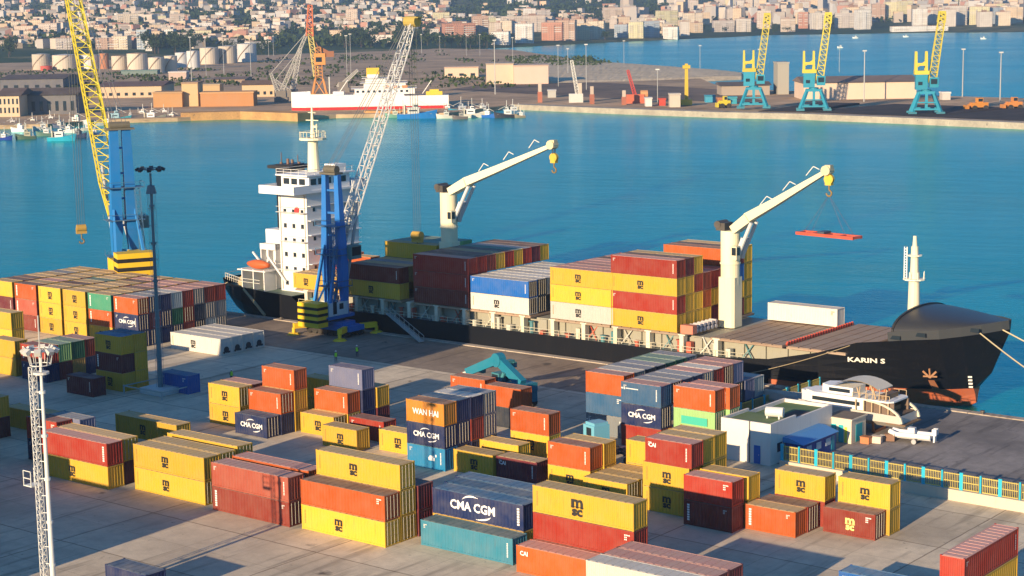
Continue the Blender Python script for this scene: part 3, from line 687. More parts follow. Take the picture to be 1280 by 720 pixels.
for z in (3.5, 4.0): k.beam((-229-SU, -11.42, z), (-136-SU, -11.42, z), .07)
for i in range(48): k.beam((-229+i*1.95-SU, -11.42, 3.1), (-229+i*1.95-SU, -11.42, 4.02), .07)
k.build('deck_railing', PAINT, ship, (.6, .56, .42))
# hatch covers forward and under the bays
def cover(u0, u1, z, col=(.33, .225, .15)):
    k = MB(); k.box(u0-SU, u1-SU, -11.2, 11.2, z-.42, z-.14)
    n_ = int((u1-u0)/1.6)
    for i in range(n_): k.box(u0+.1+i*(u1-u0)/n_-SU, u0-.12+(i+1)*(u1-u0)/n_-SU, -11.0, 11.0, z-.14, z-.06)
    k.build('hatch_cover', ROOFM, ship, col)
for a, b in ((-142.3, -129.9), (-129.2, -119.6), (-160.4, -147.9), (-172.4, -160.7), (-189.0, -176.4), (-201.6, -189.3), (-217.0, -204.5), (-230.0, -217.6)): cover(a, b, 5.9)
k = MB()
for i in range(26): k.beam((-129.55-SU, -10.5+i*.8, 5.9), (-129.55-SU, -10.1+i*.8, 6.25), .3)
k.build('red_hatch_cleats', PAINT, ship, (.5, .07, .04))
# small rack of gas bottles and boxes by the fore crane
k = MB()
for i in range(6):
    for j in range(2): k.tube((-147.0+.1-SU, -9.5+i*1.1, 6.2+j*.7), (-145.6-SU, -9.5+i*1.1, 6.2+j*.7), .33, k=8)
k.build('drum_rack', PAINT, ship, (.55, .5, .48))
k = MB(); k.box(-147.6-SU, -145.4-SU, -11.1, -9.9, 5.9, 7.2); k.build('deck_box', PAINT, ship, (.62, .22, .14))
# forecastle bulwark band and the round whaleback
k = MB()
FC = [(-113.6, 10.0, 8.0), (-112, 9.6, 8.2), (-107, 7.6, 8.6), (-104.6, 5.6, 8.9), (-102.5, 3.6, 9.2), (-100.6, 1.2, 9.5), (-99.9, .2, 9.6)]
for sgn in (-1, 1):
    for (a0, b0, z0_), (a1, b1, z1_) in zip(FC[:-1], FC[1:]):
        p = [(a0-SU, sgn*b0, z0_), (a1-SU, sgn*b1, z1_), (a1-SU, sgn*(b1+.25), z1_+1.35), (a0-SU, sgn*(b0+.25), z0_+1.35)]
        q = [(x, y-sgn*.18, z) for x, y, z in p]; n0 = len(k.v); k.v += p+q
        k.f += [(n0, n0+1, n0+2, n0+3), (n0+7, n0+6, n0+5, n0+4), (n0+3, n0+2, n0+6, n0+7), (n0, n0+3, n0+7, n0+4), (n0+1, n0+5, n0+6, n0+2)]
k.build('bulwark', HULLP, ship, (.055, .06, .065))
k = MB()
for a, b, z in ((-112.6, 9.95, 8.4), (-109.3, 8.85, 8.95), (-103.2, 4.8, 9.6)):
    k.box(a-.8-SU, a+.8-SU, -b-.04, -b+.1, z-.05, z+.5)
k.build('fairlead_opening', GLASS, ship)
secs = []
for a, hb, zb, pk in ((-113.3, 9.2, 8.7, 11.7), (-111.5, 9.0, 8.9, 11.6), (-109.5, 8.3, 9.1, 11.4), (-107.5, 7.4, 9.4, 11.2), (-105.5, 6.1, 9.7, 11.0), (-103.5, 4.5, 10.0, 10.8), (-101.5, 2.3, 10.4, 10.75), (-100.3, .9, 10.7, 10.82)):
    secs.append([(a-SU, -hb*math.cos(math.pi*i/16), zb+(pk-zb)*math.sin(math.pi*i/16)**.75) for i in range(17)])
k = MB(); k.loft(secs, caps=False); k.loft([[(x, y*.985, z-.12) for x, y, z in s] for s in secs], caps=False); wb = k.build('whaleback_roof', HULLP, ship, (.035, .037, .04), smooth=True)
k = MB(); s0 = secs[0]
for p, q in zip(s0[:-1], s0[1:]): k.beam((p[0]-.1, p[1], p[2]), (q[0]-.1, q[1], q[2]), .35)
k.build('whaleback_edge', CLEAN, ship, (.02, .02, .022))
# name on the bow
me = lettering([('KARIN S', 1.0, .03, 1.45, 0, 0)]); o = put('ship_name', me, MARK, ship, (.75, .72, .62), (-113.9-5.1-SU, -11.37, 6.0)); o.rotation_euler = (0, 0, 0)
o.location = (-116.9-SU, -10.12, 4.9); o.rotation_euler = (R(15.6), 0, R(18))
# anchor with rust stain and draught marks
k = MB(); k.beam((-108.3-SU, -7.75, 4.3), (-108.3-SU, -7.4, 2.9), .22); k.beam((-108.3-SU, -7.55, 3.0), (-107.5-SU, -7.25, 3.9), .26); k.beam((-108.3-SU, -7.55, 3.0), (-109.2-SU, -7.95, 3.9), .26); k.beam((-109.2-SU, -7.85, 3.15), (-107.4-SU, -7.15, 3.15), .2); k.build('anchor', PAINT, ship, (.30, .14, .06))
k = MB(); k.quad((-108.6-SU, -7.5, 2.6), (-107.8-SU, -7.2, 2.6), (-107.6-SU, -5.6, .9), (-108.5-SU, -6.1, .9)); k.build('rust_streak', PAINT, ship, (.28, .10, .04))
k = MB()
for z in (1.2, 1.7, 2.2, 2.7): k.beam((-104.7-SU, -2.55-.25*(z-1.2), z), (-104.2-SU, -2.3-.25*(z-1.2), z), .12, .25)
k.build('draught_marks', MARK, ship, (.7, .68, .6))
# fore mast with ladder cage and platforms
mx, my = -114.6-SU, .0
k = MB(); k.tube((mx, my, 8.6), (mx, my, 16.5), .95, .75, k=14); k.tube((mx, my, 16.5), (mx, my, 20.3), .6, .5, k=12); k.tube((mx, my, 20.3), (mx, my, 21.8), .35, .25, k=10); fm = k.build('foremast', CLEAN, ship, (.74, .68, .50))
k = MB(); k.tube((mx, my, 15.4), (mx, my, 15.6), 1.6, k=12); k.tube((mx, my, 18.9), (mx, my, 19.05), 1.1, k=12)
for i in range(8):
    t = i*math.pi/4; k.beam((mx+1.5*math.cos(t), my+1.5*math.sin(t), 15.6), (mx+1.5*math.cos(t), my+1.5*math.sin(t), 16.6), .09)
k.build('mast_platform', CLEAN, fm, (.72, .68, .55))
k = MB()
for q in (-1.35, -.95): k.beam((mx+q, my-.5, 15.6), (mx+q, my-.5, 20.2), .12)
for i in range(12): k.beam((mx-1.35, my-.5, 15.7+i*.38), (mx-.95, my-.5, 15.7+i*.38), .1)
k.build('mast_ladder', CLEAN, fm, (.8, .78, .7))
# deck cranes
def deck_crane(a, b, zb, zt, tip, lab):
    t = thing('deck_crane', lab, 'crane', W(a, b, zb), TH, 'cream cranes standing on the ship')
    H_ = zt-zb; cr = (.74, .68, .46)
    k = MB(); k.prism([(-1.1, -1.45), (1.1, -1.45), (1.45, -1.1), (1.45, 1.1), (1.1, 1.45), (-1.1, 1.45), (-1.45, 1.1), (-1.45, -1.1)], 0, H_*.52); k.tube((0, 0, H_*.44), (0, 0, H_*.66), 1.48, k=24); k.build('pedestal', CLEAN, t, cr)
    k = MB(); k.tube((0, 0, H_*.665), (0, 0, H_), 1.5, k=24); k.tube((0, 0, H_*.655), (0, 0, H_*.67), 1.62, k=24); k.build('slewing_column', CLEAN, t, cr)
    k = MB(); k.box(-1.9, -.3, -1.2, 1.2, H_, H_+1.2); k.tube((-1.6, -1.3, H_+.9), (-1.6, 1.3, H_+.9), .6, k=10); k.build('winch_head', PAINT, t, (.06, .055, .05))
    tp = Vector((tip[0]-a, tip[1]-b, tip[2]-zb)); pv = Vector((.9, 0, H_+.2)); el = pv+Vector((4.2, 0, 3.1)); 
    el = pv.lerp(tp, .17)+Vector((0, 0, .35))
    k = MB()
    for s_ in (-.95, .95):
        k.beam(pv+Vector((0, s_, 0)), el+Vector((0, s_, 0)), .45, 1.3, .45, 1.5); 
    k.beam(el+Vector((-.3, 0, 0)), pv.lerp(tp, .45)+Vector((0, 0, .25)), 1.9, 1.45, 1.5, 1.15); k.beam(pv.lerp(tp, .45)+Vector((0, 0, .25)), tp, 1.5, 1.15, .9, .6); jb = k.build('jib', CLEAN, t, cr)
    k = MB(); k.tube(tp+Vector((0, -.75, .1)), tp+Vector((0, .75, .1)), .75, k=12); k.box(tp.x-.2, tp.x+.7, -.5+tp.y, .5+tp.y, tp.z-.3, tp.z+.9); k.build('jib_head_sheave', CLEAN, jb, (.65, .56, .36))
    k = MB()
    for f in (.3, .55, .8):
        q = pv.lerp(tp, f); k.beam(q+Vector((0, -.7, 1.2)), q+Vector((1.2, -.7, 2.6)), .1); k.beam(q+Vector((1.2, -.7, 2.6)), q+Vector((2.2, -.7, 2.2)), .1)
    k.build('walkway_hoop', CLEAN, jb, (.7, .68, .6))
    k = MB()
    for s_ in (-.8, .8): k.tube((1.6, s_, H_*.72), el+Vector((.6, s_, -.7)), .3, k=8); k.tube((1.6, s_, H_*.72), Vector((1.6, s_, H_*.72)).lerp(el, .5), .42, k=8)
    k.build('luffing_cylinder', CLEAN, t, (.6, .62, .62))
    k = MB(); k.box(1.5, 2.5, -2.3, -1.2, H_*.72, H_*.72+2.1); cb = k.build('operator_cab', CLEAN, t, cr); k = MB(); k.box(2.5, 2.54, -2.15, -1.35, H_*.72+.7, H_*.72+1.9); k.box(1.65, 2.4, -2.34, -2.3, H_*.72+.7, H_*.72+1.9); k.build('window', GLASS, cb)
    return t, tp
c1, tp1 = deck_crane(-202.8, VC, 5.5, 23.6, (-179.6, VC-.5, 32.6), 'aft cream deck crane rising behind the dark red containers, jib toward the bow')
c2, tp2 = deck_crane(-145.6, VC, 5.5, 20.6, (-128.6, VC-.5, 30.6), 'fore cream deck crane holding a red spreader above the water')
def hook_block(t, tp, drop, sc=1.0, rope=.09):
    k = MB()
    for s_ in (-.35, .35): k.tube(tp+Vector((.3, s_, 0)), tp+Vector((.3, s_*.8, -drop)), rope, k=5)
    k.build('hoist_rope', PAINT, t, (.04, .04, .04))
    k = MB(); c = tp+Vector((.3, 0, -drop-.6*sc)); k.tube(c+Vector((0, -.3*sc, 0)), c+Vector((0, .3*sc, 0)), .75*sc, k=14); k.box(c.x-.5*sc, c.x+.5*sc, c.y-.4*sc, c.y+.4*sc, c.z-.9*sc, c.z-.1*sc); hb = k.build('hook_block', PAINT, t, (.62, .42, .05))
    k = MB(); k.tube(c+Vector((0, 0, -.9*sc)), c+Vector((0, 0, -1.6*sc)), .12*sc, k=6)
    for i in range(6):
        a0, a1 = R(90-45*i), R(90-45*(i+1)); k.tube(c+Vector((.45*sc*math.cos(a0), 0, -2.1*sc+.45*sc*math.sin(a0))), c+Vector((.45*sc*math.cos(a1), 0, -2.1*sc+.45*sc*math.sin(a1))), .13*sc, k=6)
    k.build('hook', PAINT, hb, (.25, .16, .05)); return c
hook_block(c1, tp1, 1.4); cc = hook_block(c2, tp2, .6)
# spreader hanging from the second crane: own thing
base = W(-145.6, VC, 5.5)
def craneW(p): return Vector((base.x+p.x*ux+p.y*vx, base.y+p.x*uy+p.y*vy, base.z+p.z))
hk = craneW(cc); sg = thing('lifting_spreader', 'flat red lifting spreader hanging over the water from the fore deck crane', 'spreader', hk+Vector((0, 0, -8.3)), TH+R(-8))
k = MB()
for y in (-1.0, 1.0): k.box(-5.2, 5.2, y-.2, y+.2, -.25, .2)
for x in (-5, -2.5, 0, 2.5, 5): k.box(x-.2, x+.2, -1, 1, -.2, .15)
k.build('spreader_frame', PAINT, sg, (.55, .09, .05))
k = MB(); k.box(-1.4, -.2, -.9, .9, .2, .5); k.build('power_box', PAINT, sg, (.04, .06, .1))
k = MB()
for x in (-3.8, 3.8):
    for y in (-1, 1): k.tube((x, y, .2), (0, 0, 5.9), .022, k=4)
k.build('sling', PAINT, sg, (.12, .03, .03))

# bridge block
def white(mb, name='deckhouse', col=(.80, .79, .76), par=ship): return mb.build(name, CLEAN, par, col)
UB0, UB1, VB0, VB1 = -237.6, -230.4, 230.5, 244.0
k = MB(); k.box(UB0-SU, UB1-SU, VB0-VC, VB1-VC, 4.3, 22.6); dh = white(k)
for i in range(6):
    z = 6.9+i*2.65; k = MB(); k.box(UB1+.003-SU, UB1+.75-SU, VB0-VC+.2, VB1-VC, z, z+.14)
    k.beam((UB1+.7-SU, VB0-VC+.3, z+1.05), (UB1+.7-SU, VB1-VC, z+1.05), .06); k.build('deck_ledge', CLEAN, dh, (.72, .73, .72))
for i in range(6):
    z = 5.5+i*2.65
    for j in range(3):
        k = MB(); x = UB0+1.2+j*2.2-SU; k.box(x, x+.75, VB0-VC-.02, VB0-VC+.05, z, z+.75); k.box(x-.06, x+.81, VB0-VC-.05, VB0-VC-.021, z-.08, z-.02); k.build('window', GLASS, dh)
    for j in range(4):
        k = MB(); y = VB0-VC+1.5+j*2.8; k.box(UB1-.02-SU, UB1+.03-SU, y, y+.6, z+.4, z+1.1); k.build('window', GLASS, dh)
k = MB(); k.tube((UB0+4.7-SU, VB0-VC-.06, 19.4), (UB0+4.7-SU, VB0-VC+.02, 19.4), .65, k=14); k.build('red_emblem', MARK, dh, (.6, .04, .04))
k = MB(); k.box(UB0-.9-SU, UB1+.9-SU, 226.5-VC, 245.4-VC, 22.6, 23.0); k.box(UB0+.4-SU, UB1+.3-SU, 231-VC, 241.6-VC, 23.0, 25.6); k.box(UB0-.1-SU, UB1+.8-SU, 230-VC, 242.6-VC, 25.6, 25.85)
for (a0, a1, b0, b1) in ((UB0-.9, UB1+.9, 226.5, 226.62), (UB0-.9, UB0-.78, 226.5, 231), (UB1+.78, UB1+.9, 226.5, 231), (UB1+.78, UB1+.9, 241.6, 245.4), (UB0-.9, UB1+.9, 245.28, 245.4)): k.box(a0-SU, a1-SU, b0-VC, b1-VC, 23.0, 24.1)
br = k.build('bridge', CLEAN, dh, (.80, .79, .76))
for j in range(5): k = MB(); y = 231.4-VC+j*1.95; k.box(UB1+.29-SU, UB1+.34-SU, y, y+1.4, 24.0, 25.1); k.build('window', GLASS, br)
for j in range(3): k = MB(); x = UB0+1.0+j*2.0-SU; k.box(x, x+1.5, 230.95-VC, 231.02-VC, 24.0, 25.1); k.build('window', GLASS, br)
k = MB()
for z in (26.3, 26.8):
    for p, q in (((UB0, 230.2), (UB1+.7, 230.2)), ((UB1+.7, 230.2), (UB1+.7, 242.4)), ((UB0, 230.2), (UB0, 242.4))): k.beam((p[0]-SU, p[1]-VC, z), (q[0]-SU, q[1]-VC, z), .07)
for j in range(7): y = 230.2-VC+j*1.95; k.beam((UB1+.7-SU, y, 25.85), (UB1+.7-SU, y, 26.85), .07); 
for j in range(5): x = UB0-SU+j*1.9; k.beam((x, 230.2-VC, 25.85), (x, 230.2-VC, 26.85), .07)
k.build('top_rail', CLEAN, br, (.75, .74, .7))
k = MB(); k.box(UB1-3-SU, UB1-.4-SU, 238.5-VC, 241.5-VC, 25.85, 27.2); k.build('radio_box', CLEAN, br, (.78, .77, .72))
for z in (8.4, 13.7, 19.0):
    k = MB(); k.beam((UB0+.2-SU, VB0-VC-.9, z+1.0), (UB1-SU, VB0-VC-.9, z+1.0), .06); k.box(UB0+.1-SU, UB1-SU, VB0-VC-.95, VB0-VC-.004, z-.08, z); k.build('side_balcony', CLEAN, dh, (.74, .74, .71))
for x in (UB0+.5, UB1-.5):
    k = MB(); k.tube((x-SU, VB0-VC-.12, 4.6), (x-SU, VB0-VC-.12, 22.4), .07, k=5); k.build('drain_pipe', CLEAN, dh, (.55, .50, .42))
# radar mast
ax, ay = -235.6-SU, .2
k = MB(); k.tube((ax, ay, 25.8), (ax, ay, 32.0), 1.15, .9, k=14); k.tube((ax, ay, 31.6), (ax, ay, 32.0), 2.5, k=16)
k.tube((ax, ay, 32), (ax, ay, 37.6), .42, .16, k=8); rm = k.build('radar_mast', CLEAN, ship, (.72, .66, .46))
k = MB()
for i in range(10):
    t = i*math.pi/5; x, y = ax+2.4*math.cos(t), ay+2.4*math.sin(t); k.beam((x, y, 32), (x, y, 33.1), .09); t2 = t+math.pi/5; k.beam((x, y, 33.1), (ax+2.4*math.cos(t2), ay+2.4*math.sin(t2), 33.1), .09)
k.beam((ax-1.6, ay, 35.2), (ax+1.6, ay, 35.2), .16); k.beam((ax-1, ay, 36.6), (ax+1, ay, 36.6), .12); k.beam((ax, ay, 34), (ax+1.6, ay-.4, 34.1), .25, .4)
k.beam((ax+1.5, ay-.4, 32.2), (ax+1.5, ay-.4, 34.6), .2); k.build('mast_platform_rail', CLEAN, rm, (.7, .64, .46))
# funnel
k = MB(); k.prism([(-243.2-SU, -2.2), (-240.4-SU, -2.2), (-239.4-SU, -1.4), (-239.4-SU, 1.6), (-240.4-SU, 2.4), (-243.2-SU, 2.4)], 14.0, 27.0); fn = k.build('funnel', HULLP, ship, (.02, .022, .028))
k = MB(); k.box(-244.6-SU, -238.8-SU, -3.0, 3.2, 26.2, 26.8); k.build('funnel_platform', CLEAN, fn, (.025, .026, .03))
k = MB()
for i in range(4): k.tube((-242.9+i*.9-SU, -1+(i % 2)*2, 27.0), (-242.9+i*.9-SU, -1+(i % 2)*2, 27.3+.35*((i*7) % 3)), .28, k=8)
k.beam((-242-SU, -1.8, 26.8), (-242-SU, -1.8, 29.2), .12); k.beam((-240.5-SU, 1, 26.8), (-240.5-SU, 1, 28.6), .12)
k.build('exhaust_pipe', PAINT, fn, (.16, .09, .07))
k = MB(); k.box(-244-SU, -238-SU, -4.6, 4.8, 4.3, 15.0); white(k, 'engine_casing')
k = MB()
for x in (-243.4, -239.6): k.box(x-SU, x+.25-SU, -6.7, -5.4, 4.3, 12.6); 
k.box(-243.4-SU, -239.35-SU, -6.8, -5.3, 11.5, 12.6); k.box(-241.6-SU, -241.3-SU, -6.7, -5.4, 4.3, 11.5); k.build('boat_deck_frame', CLEAN, ship, (.78, .77, .74))
k = MB(); k.beam((-244.5-SU, -7.6, 11.0), (-240.5-SU, -7.2, 7.0), .3); k.beam((-240-SU, -8.0, 10.5), (-236-SU, -7.6, 6.0), .3); k.build('davit_arm', CLEAN, ship, (.78, .77, .74))
# enclosed orange lifeboat
secs = []
for i in range(9):
    f = i/8; x = -244.4+f*5.4-SU; h_ = math.sin(math.pi*min(max(f, .06), .94))**.5
    secs.append([(x, -8.9+1.0*h_*math.cos(t), 9.0+.9*h_*math.sin(t)) for t in [k_*math.pi/6 for k_ in range(12)]])
k = MB(); k.loft(secs, close=True); k.build('lifeboat', CLEAN, ship, (.52, .11, .03), smooth=True)
k = MB()
for x in (-245, -242, -239.2): k.box(x-SU, x+.22-SU, -10.2, -7.2, 4.3, 8.2)
k.box(-246-SU, -238.6-SU, -10.3, -7.0, 7.85, 8.05); k.build('lifeboat_cradle', CLEAN, ship, (.7, .69, .64))
k = MB()
for z in (5.9, 6.5):
    for p, q in (((-251.9, -7.9), (-244.5, -11.0)), ((-251.9, -7.9), (-251.9, 7.9)), ((-244.5, -11.0), (-239, -11.3))): k.beam((p[0]-SU, p[1], z), (q[0]-SU, q[1], z), .08)
for i in range(8): f = i/7; k.beam((-251.9+7.4*f-SU, -7.9-3.1*f, 5.3), (-251.9+7.4*f-SU, -7.9-3.1*f, 6.55), .08)
k.build('stern_rail', CLEAN, ship, (.72, .7, .6))
for i, (x, y) in enumerate(((-249.3, -5.5), (-247.0, -7.8), (-246, -3.5))): k = MB(); k.tube((x-SU, y-.8, 5.1), (x-SU, y+.8, 5.1), .7, k=10); k.box(x-.9-SU, x+.9-SU, y-1, y+1, 4.3, 4.7); k.build('mooring_winch', PAINT, ship, (.42, .32, .16))
k = MB(); k.beam((-243.5-SU, -11.2, 4.6), (-237.5-SU, -11.75, .2), .22, .5); k.build('side_ladder', PAINT, ship, (.4, .34, .2))
# gangway: its own thing leaning from the deck to the quay
gw = thing('gangway', 'thin grey gangway leading from the ship deck down onto the quay', 'gangway', W(-196, 222.0, 0), TH)
k = MB(); p, q = Vector((0, 0, .25)), Vector((-11.5, 4.4, 3.4)); k.beam(p, q, .9, .12); k.build('walkway', PAINT, gw, (.45, .44, .4))
k = MB()
for s_ in (-.42, .42):
    o_ = Vector((.36*s_, .93*s_, 0)); k.beam(p+o_+Vector((0, 0, 1)), q+o_+Vector((0, 0, 1)), .07)
    for i in range(8): a = p.lerp(q, i/7)+o_; k.beam(a, a+Vector((0, 0, 1)), .06)
k.build('handrail', PAINT, gw, (.5, .48, .42))
# mooring lines
def rope(p, q, sag, label, r=.11, col=(.5, .42, .25)):
    k = MB(); n_ = 12; P = [p.lerp(q, i/n_)-Vector((0, 0, sag*4*(i/n_)*(1-i/n_))) for i in range(n_+1)]
    for a, b in zip(P[:-1], P[1:]): k.tube(a, b, r, k=5, cap=False)
    o = k.build('mooring_rope', PAINT, None, col); return tag(o, label, 'rope', 'mooring ropes of the ship')
rope(W(-102.5, VC-4.2, 9.4), W(-78, 224.6, .5), .8, 'pale mooring rope running from the bow fairlead down to the quay'); rope(W(-100.6, VC-1, 9.6), W(-60, 224.6, .5), .8, 'outer mooring rope leaving the tip of the bow to the right')
rope(W(-119, VC-11, 7.0), W(-138, 224.7, .5), .4, 'dark spring rope lying along the hull side before the bow', .07, (.25, .2, .12)); rope(W(-249, VC-10, 5.2), W(-262, 224.6, .5), .3, 'stern mooring rope dropping to the quay behind the big block', .08)
for i, (a, lb) in enumerate([(-232, 'beside the blue crane'), (-78, 'holding the bow rope'), (-138, 'behind the block beside the ship'), (-262, 'by the stern'), (-98, 'between the bow and yacht'), (-60, 'at the right edge of the quay')]):
    k = MB(); k.tube((0, 0, 0), (0, 0, .45), .22, .18, k=10); k.tube((0, 0, .45), (0, 0, .62), .34, .3, k=10); o = k.build('bollard', PAINT, None, (.08, .07, .06)); o.location = W(a, 224.7, .0); tag(o, 'small dark iron bollard on the quay edge '+lb, 'bollard', 'bollards on the quay edge')

# ------------------------------------------------------------------ quay cranes
def PV(px, py, b):                            # where a sight line meets the upright plane b=const -> (a, z)
    d = ray(px, py); t = b/(d.x*vx+d.y*vy); return (d.x*t*ux+d.y*t*uy, HC+d.z*t)
BLUE = (.018, .15, .46); YEL = (.80, .52, .02)
def harbour_crane(a, b, sc, tipL, lab, boomcol, tcol, piv, hookz, zt, rz=0.0, lift=0.0):
    BLUE = (.012, .17, .46) if tcol else (.018, .15, .46)
    tipL = (tipL[0]*math.cos(rz)+tipL[1]*math.sin(rz), -tipL[0]*math.sin(rz)+tipL[1]*math.cos(rz), tipL[2])
    t = thing('mobile_harbour_crane', lab, 'crane', W(a, b, 0), TH+rz, 'mobile harbour cranes on the quay')
    k = MB(); k.box(-6.2*sc, 6.2*sc, -2.4*sc, 2.4*sc, 1.0, 2.3*sc); k.box(-4*sc, 4*sc, -2.0*sc, 2.0*sc, 2.3*sc, 3.0*sc); k.build('chassis', CLEAN, t, BLUE)
    for i in range(8):
        for s_ in (-1, 1): m2 = MB(); x = (-5.4+i*1.55)*sc; m2.tube((x, s_*1.6*sc, .65), (x, s_*2.3*sc, .65), .65, k=12); m2.build('wheel', PAINT, t, (.02, .02, .02))
    for x in (-5.2, 5.2):
        for s_ in (-1, 1):
            m2 = MB(); m2.beam((x*sc, s_*2.2*sc, 1.5), (x*sc+(1.2 if x > 0 else -1.2), s_*5.6*sc, 1.5), .8, .9); og = m2.build('outrigger', CLEAN, t, YEL)
            m2 = MB(); c = Vector((x*sc+(1.2 if x > 0 else -1.2), s_*5.6*sc, 0)); m2.tube(c+Vector((0, 0, .02)), c+Vector((0, 0, .35)), 1.5*sc, 1.0*sc, k=8); m2.tube(c+Vector((0, 0, .3)), c+Vector((0, 0, 1.2)), .3, k=8); m2.build('outrigger_pad', PAINT, og, YEL)
    z0 = 3.0*sc+lift
    if lift: MB().box(-3*sc, 3*sc, -2.2*sc, 2.2*sc, 3.0*sc, z0).build('pedestal', CLEAN, t, BLUE)
    k = MB(); k.tube((0, 0, z0-.1), (0, 0, z0+.6), 2.2*sc, k=24); k.build('slewing_ring', CLEAN, t, (.03, .04, .06))
    k = MB(); k.box(-2.9*sc, 2.9*sc, -5.5*sc, 3*sc, z0+.6, z0+1.2); k.build('slewing_deck', CLEAN, t, BLUE)
    k = MB(); k.box(-2.9*sc, 2.9*sc, -8.0*sc, -5.0*sc, z0-.4, z0+4.6*sc); cw = k.build('counterweight', CLEAN, t, YEL)
    for i in range(3):
        k = MB(); z = z0+.5*sc+i*1.35*sc; k.box(-2.93*sc, 2.93*sc, -8.03*sc, -4.97*sc, z, z+.6*sc); k.build('black_stripe', CLEAN, cw, (.012, .012, .012))
    k = MB(); k.box(.3*sc, 3.0*sc, -4.7*sc, 1.0*sc, z0+1.2, z0+4.2*sc); mh = k.build('machine_house', CLEAN, t, (.46, .55, .60) if tcol == 0 else (.78, .52, .03))
    k = MB(); k.box(3.0*sc, 3.03*sc, -3.5*sc, -2.4*sc, z0+1.5, z0+3.6); k.box(3.0*sc, 3.03*sc, -1.6*sc, -.4*sc, z0+2.2, z0+3.2); k.build('door', GLASS, mh)
    k = MB(); k.box(-2.9*sc, -.8*sc, -4.6*sc, 0, z0+1.2, z0+3.2*sc); k.build('winch_cover', CLEAN, t, YEL if tcol else BLUE)
    ls = 1.15 if tcol else 2.1
    for s_ in (-1, 1):                        # tower legs
        k = MB(); k.beam((s_*(ls+.3)*sc, .6, z0+1.2), (s_*(ls+.05)*sc, .4, zt*.45), 1.0*sc, 1.2*sc, (1.7 if tcol else 1.7)*sc, 2.0*sc); k.beam((s_*(ls+.05)*sc, .4, zt*.45), (s_*(ls*.83)*sc, .2, zt), (1.7 if tcol else 1.7)*sc, 2.0*sc, (1.3 if tcol else 1.1)*sc, 1.0*sc); k.build('tower_leg', CLEAN, t, BLUE)
        k = MB(); k.beam((s_*2.4*sc, -4.2*sc, z0+1.2), (s_*1.7*sc, -.6, zt*.56), .45, .45); k.beam((s_*2.4*sc, -4.2*sc, z0+1.2), (s_*1.8*sc, 0, zt*.33), .25); k.build('rear_strut', CLEAN, t, (.03, .22, .55))
    for f in (.33, .47, .62, .76, .9): k = MB(); k.beam((-1.6*sc, .3, zt*f), (1.6*sc, .3, zt*f), .45, .35); k.build('cross_beam', CLEAN, t, BLUE)
    k = MB(); k.box(-2.2*sc, 2.2*sc, -.8, 1.2, zt, zt+.35); k.tube((-1.6*sc, .3, zt+.8), (1.6*sc, .3, zt+.8), .7, k=12); k.build('tower_head', PAINT, t, (.12, .11, .08))
    for f in (.3, .5, .68):
        k = MB(); k.box(-2.9*sc, 3.1*sc, -1.7, 1.9, zt*f, zt*f+.12)
        for x, y in ((-2.9, -1.7), (3.1, -1.7), (-2.9, 1.9), (3.1, 1.9)): k.beam((x*sc, y, zt*f), (x*sc, y, zt*f+1.1), .1)
        k.beam((-2.9*sc, -1.7, zt*f+1.1), (3.1*sc, -1.7, zt*f+1.1), .08); k.beam((3.1*sc, -1.7, zt*f+1.1), (3.1*sc, 1.9, zt*f+1.1), .08)
        k.build('tower_platform', PAINT, t, (.05, .14, .25))
    k = MB(); k.lattice((2.4*sc, -2.2, z0+1.2), (2.0*sc, -1.4, zt*.68), .9, .9, 12, .09); k.build('ladder_cage', PAINT, t, (.06, .16, .28))
    pv = Vector(piv); tip = Vector(tipL)
    k = MB(); cz = pv.z-2.5; k.box(2.2*sc, 4.1*sc, 1.0, 3.6, cz, cz+2.3); cb = k.build('operator_cab', CLEAN, t, (.10, .20, .20)); k = MB(); k.box(2.4*sc, 3.9*sc, 3.6, 3.65, cz+.6, cz+2.1); k.box(4.1*sc, 4.15*sc, 1.3, 3.4, cz+.6, cz+2.1); k.build('window', GLASS, cb)
    # boom
    k = MB(); d = tip-pv; q1 = pv+d*.14; q2 = pv+d*.9
    wd = (2.3 if tcol == 0 else 2.7)*sc; tk_ = .17 if tcol == 0 else .22
    k.lattice(pv, q1, wd*.75, wd, 3, tk_, .5, 2.0*sc); k.lattice(q1, q2, wd, wd*.85, 15, tk_, 2.0*sc, 1.7*sc, tk_*.6); k.lattice(q2, tip, wd*.85, 1.2, 2, tk_, 1.7*sc, .8)
    k.build('boom', CLEAN, t, boomcol)
    k = MB(); k.tube(tip+Vector((-1.3, 0, 0)), tip+Vector((1.3, 0, 0)), .95, k=14); k.box(tip.x-2.0, tip.x+2.0, tip.y-.7, tip.y+.7, tip.z+.6, tip.z+.75); k.build('boom_head', PAINT, t, (.45, .34, .08))
    k = MB()
    for s_ in (-1.1, -.5, .5, 1.1): k.tube((s_*sc, .3, zt+1.3), tip+Vector((s_, 0, .7)), .055, k=4)
    k.build('boom_stay', PAINT, t, (.10, .11, .12))
    k = MB()
    for s_ in (-1, 1): k.tube((s_*1.4*sc, 1.2, z0+3), pv+d*.2+Vector((s_*.6, 0, -.6)), .28, k=8)
    k.build('luffing_cylinder', CLEAN, t, (.4, .42, .42))
    k = MB(); hk = Vector((tip.x, tip.y, hookz))
    for s_ in (-.9, -.3, .3, .9): k.tube(tip+Vector((s_, 0, -.5)), hk+Vector((s_*.8, 0, .8)), .05, k=4)
    k.build('hoist_rope', PAINT, t, (.08, .09, .09))
    k = MB(); k.tube(hk+Vector((-.95, 0, .3)), hk+Vector((.95, 0, .3)), .75, k=14); k.box(hk.x-1.1, hk.x+1.1, hk.y-.35, hk.y+.35, hk.z-.9, hk.z+.4); hb = k.build('hook_block', PAINT, t, (.45, .28, .05))
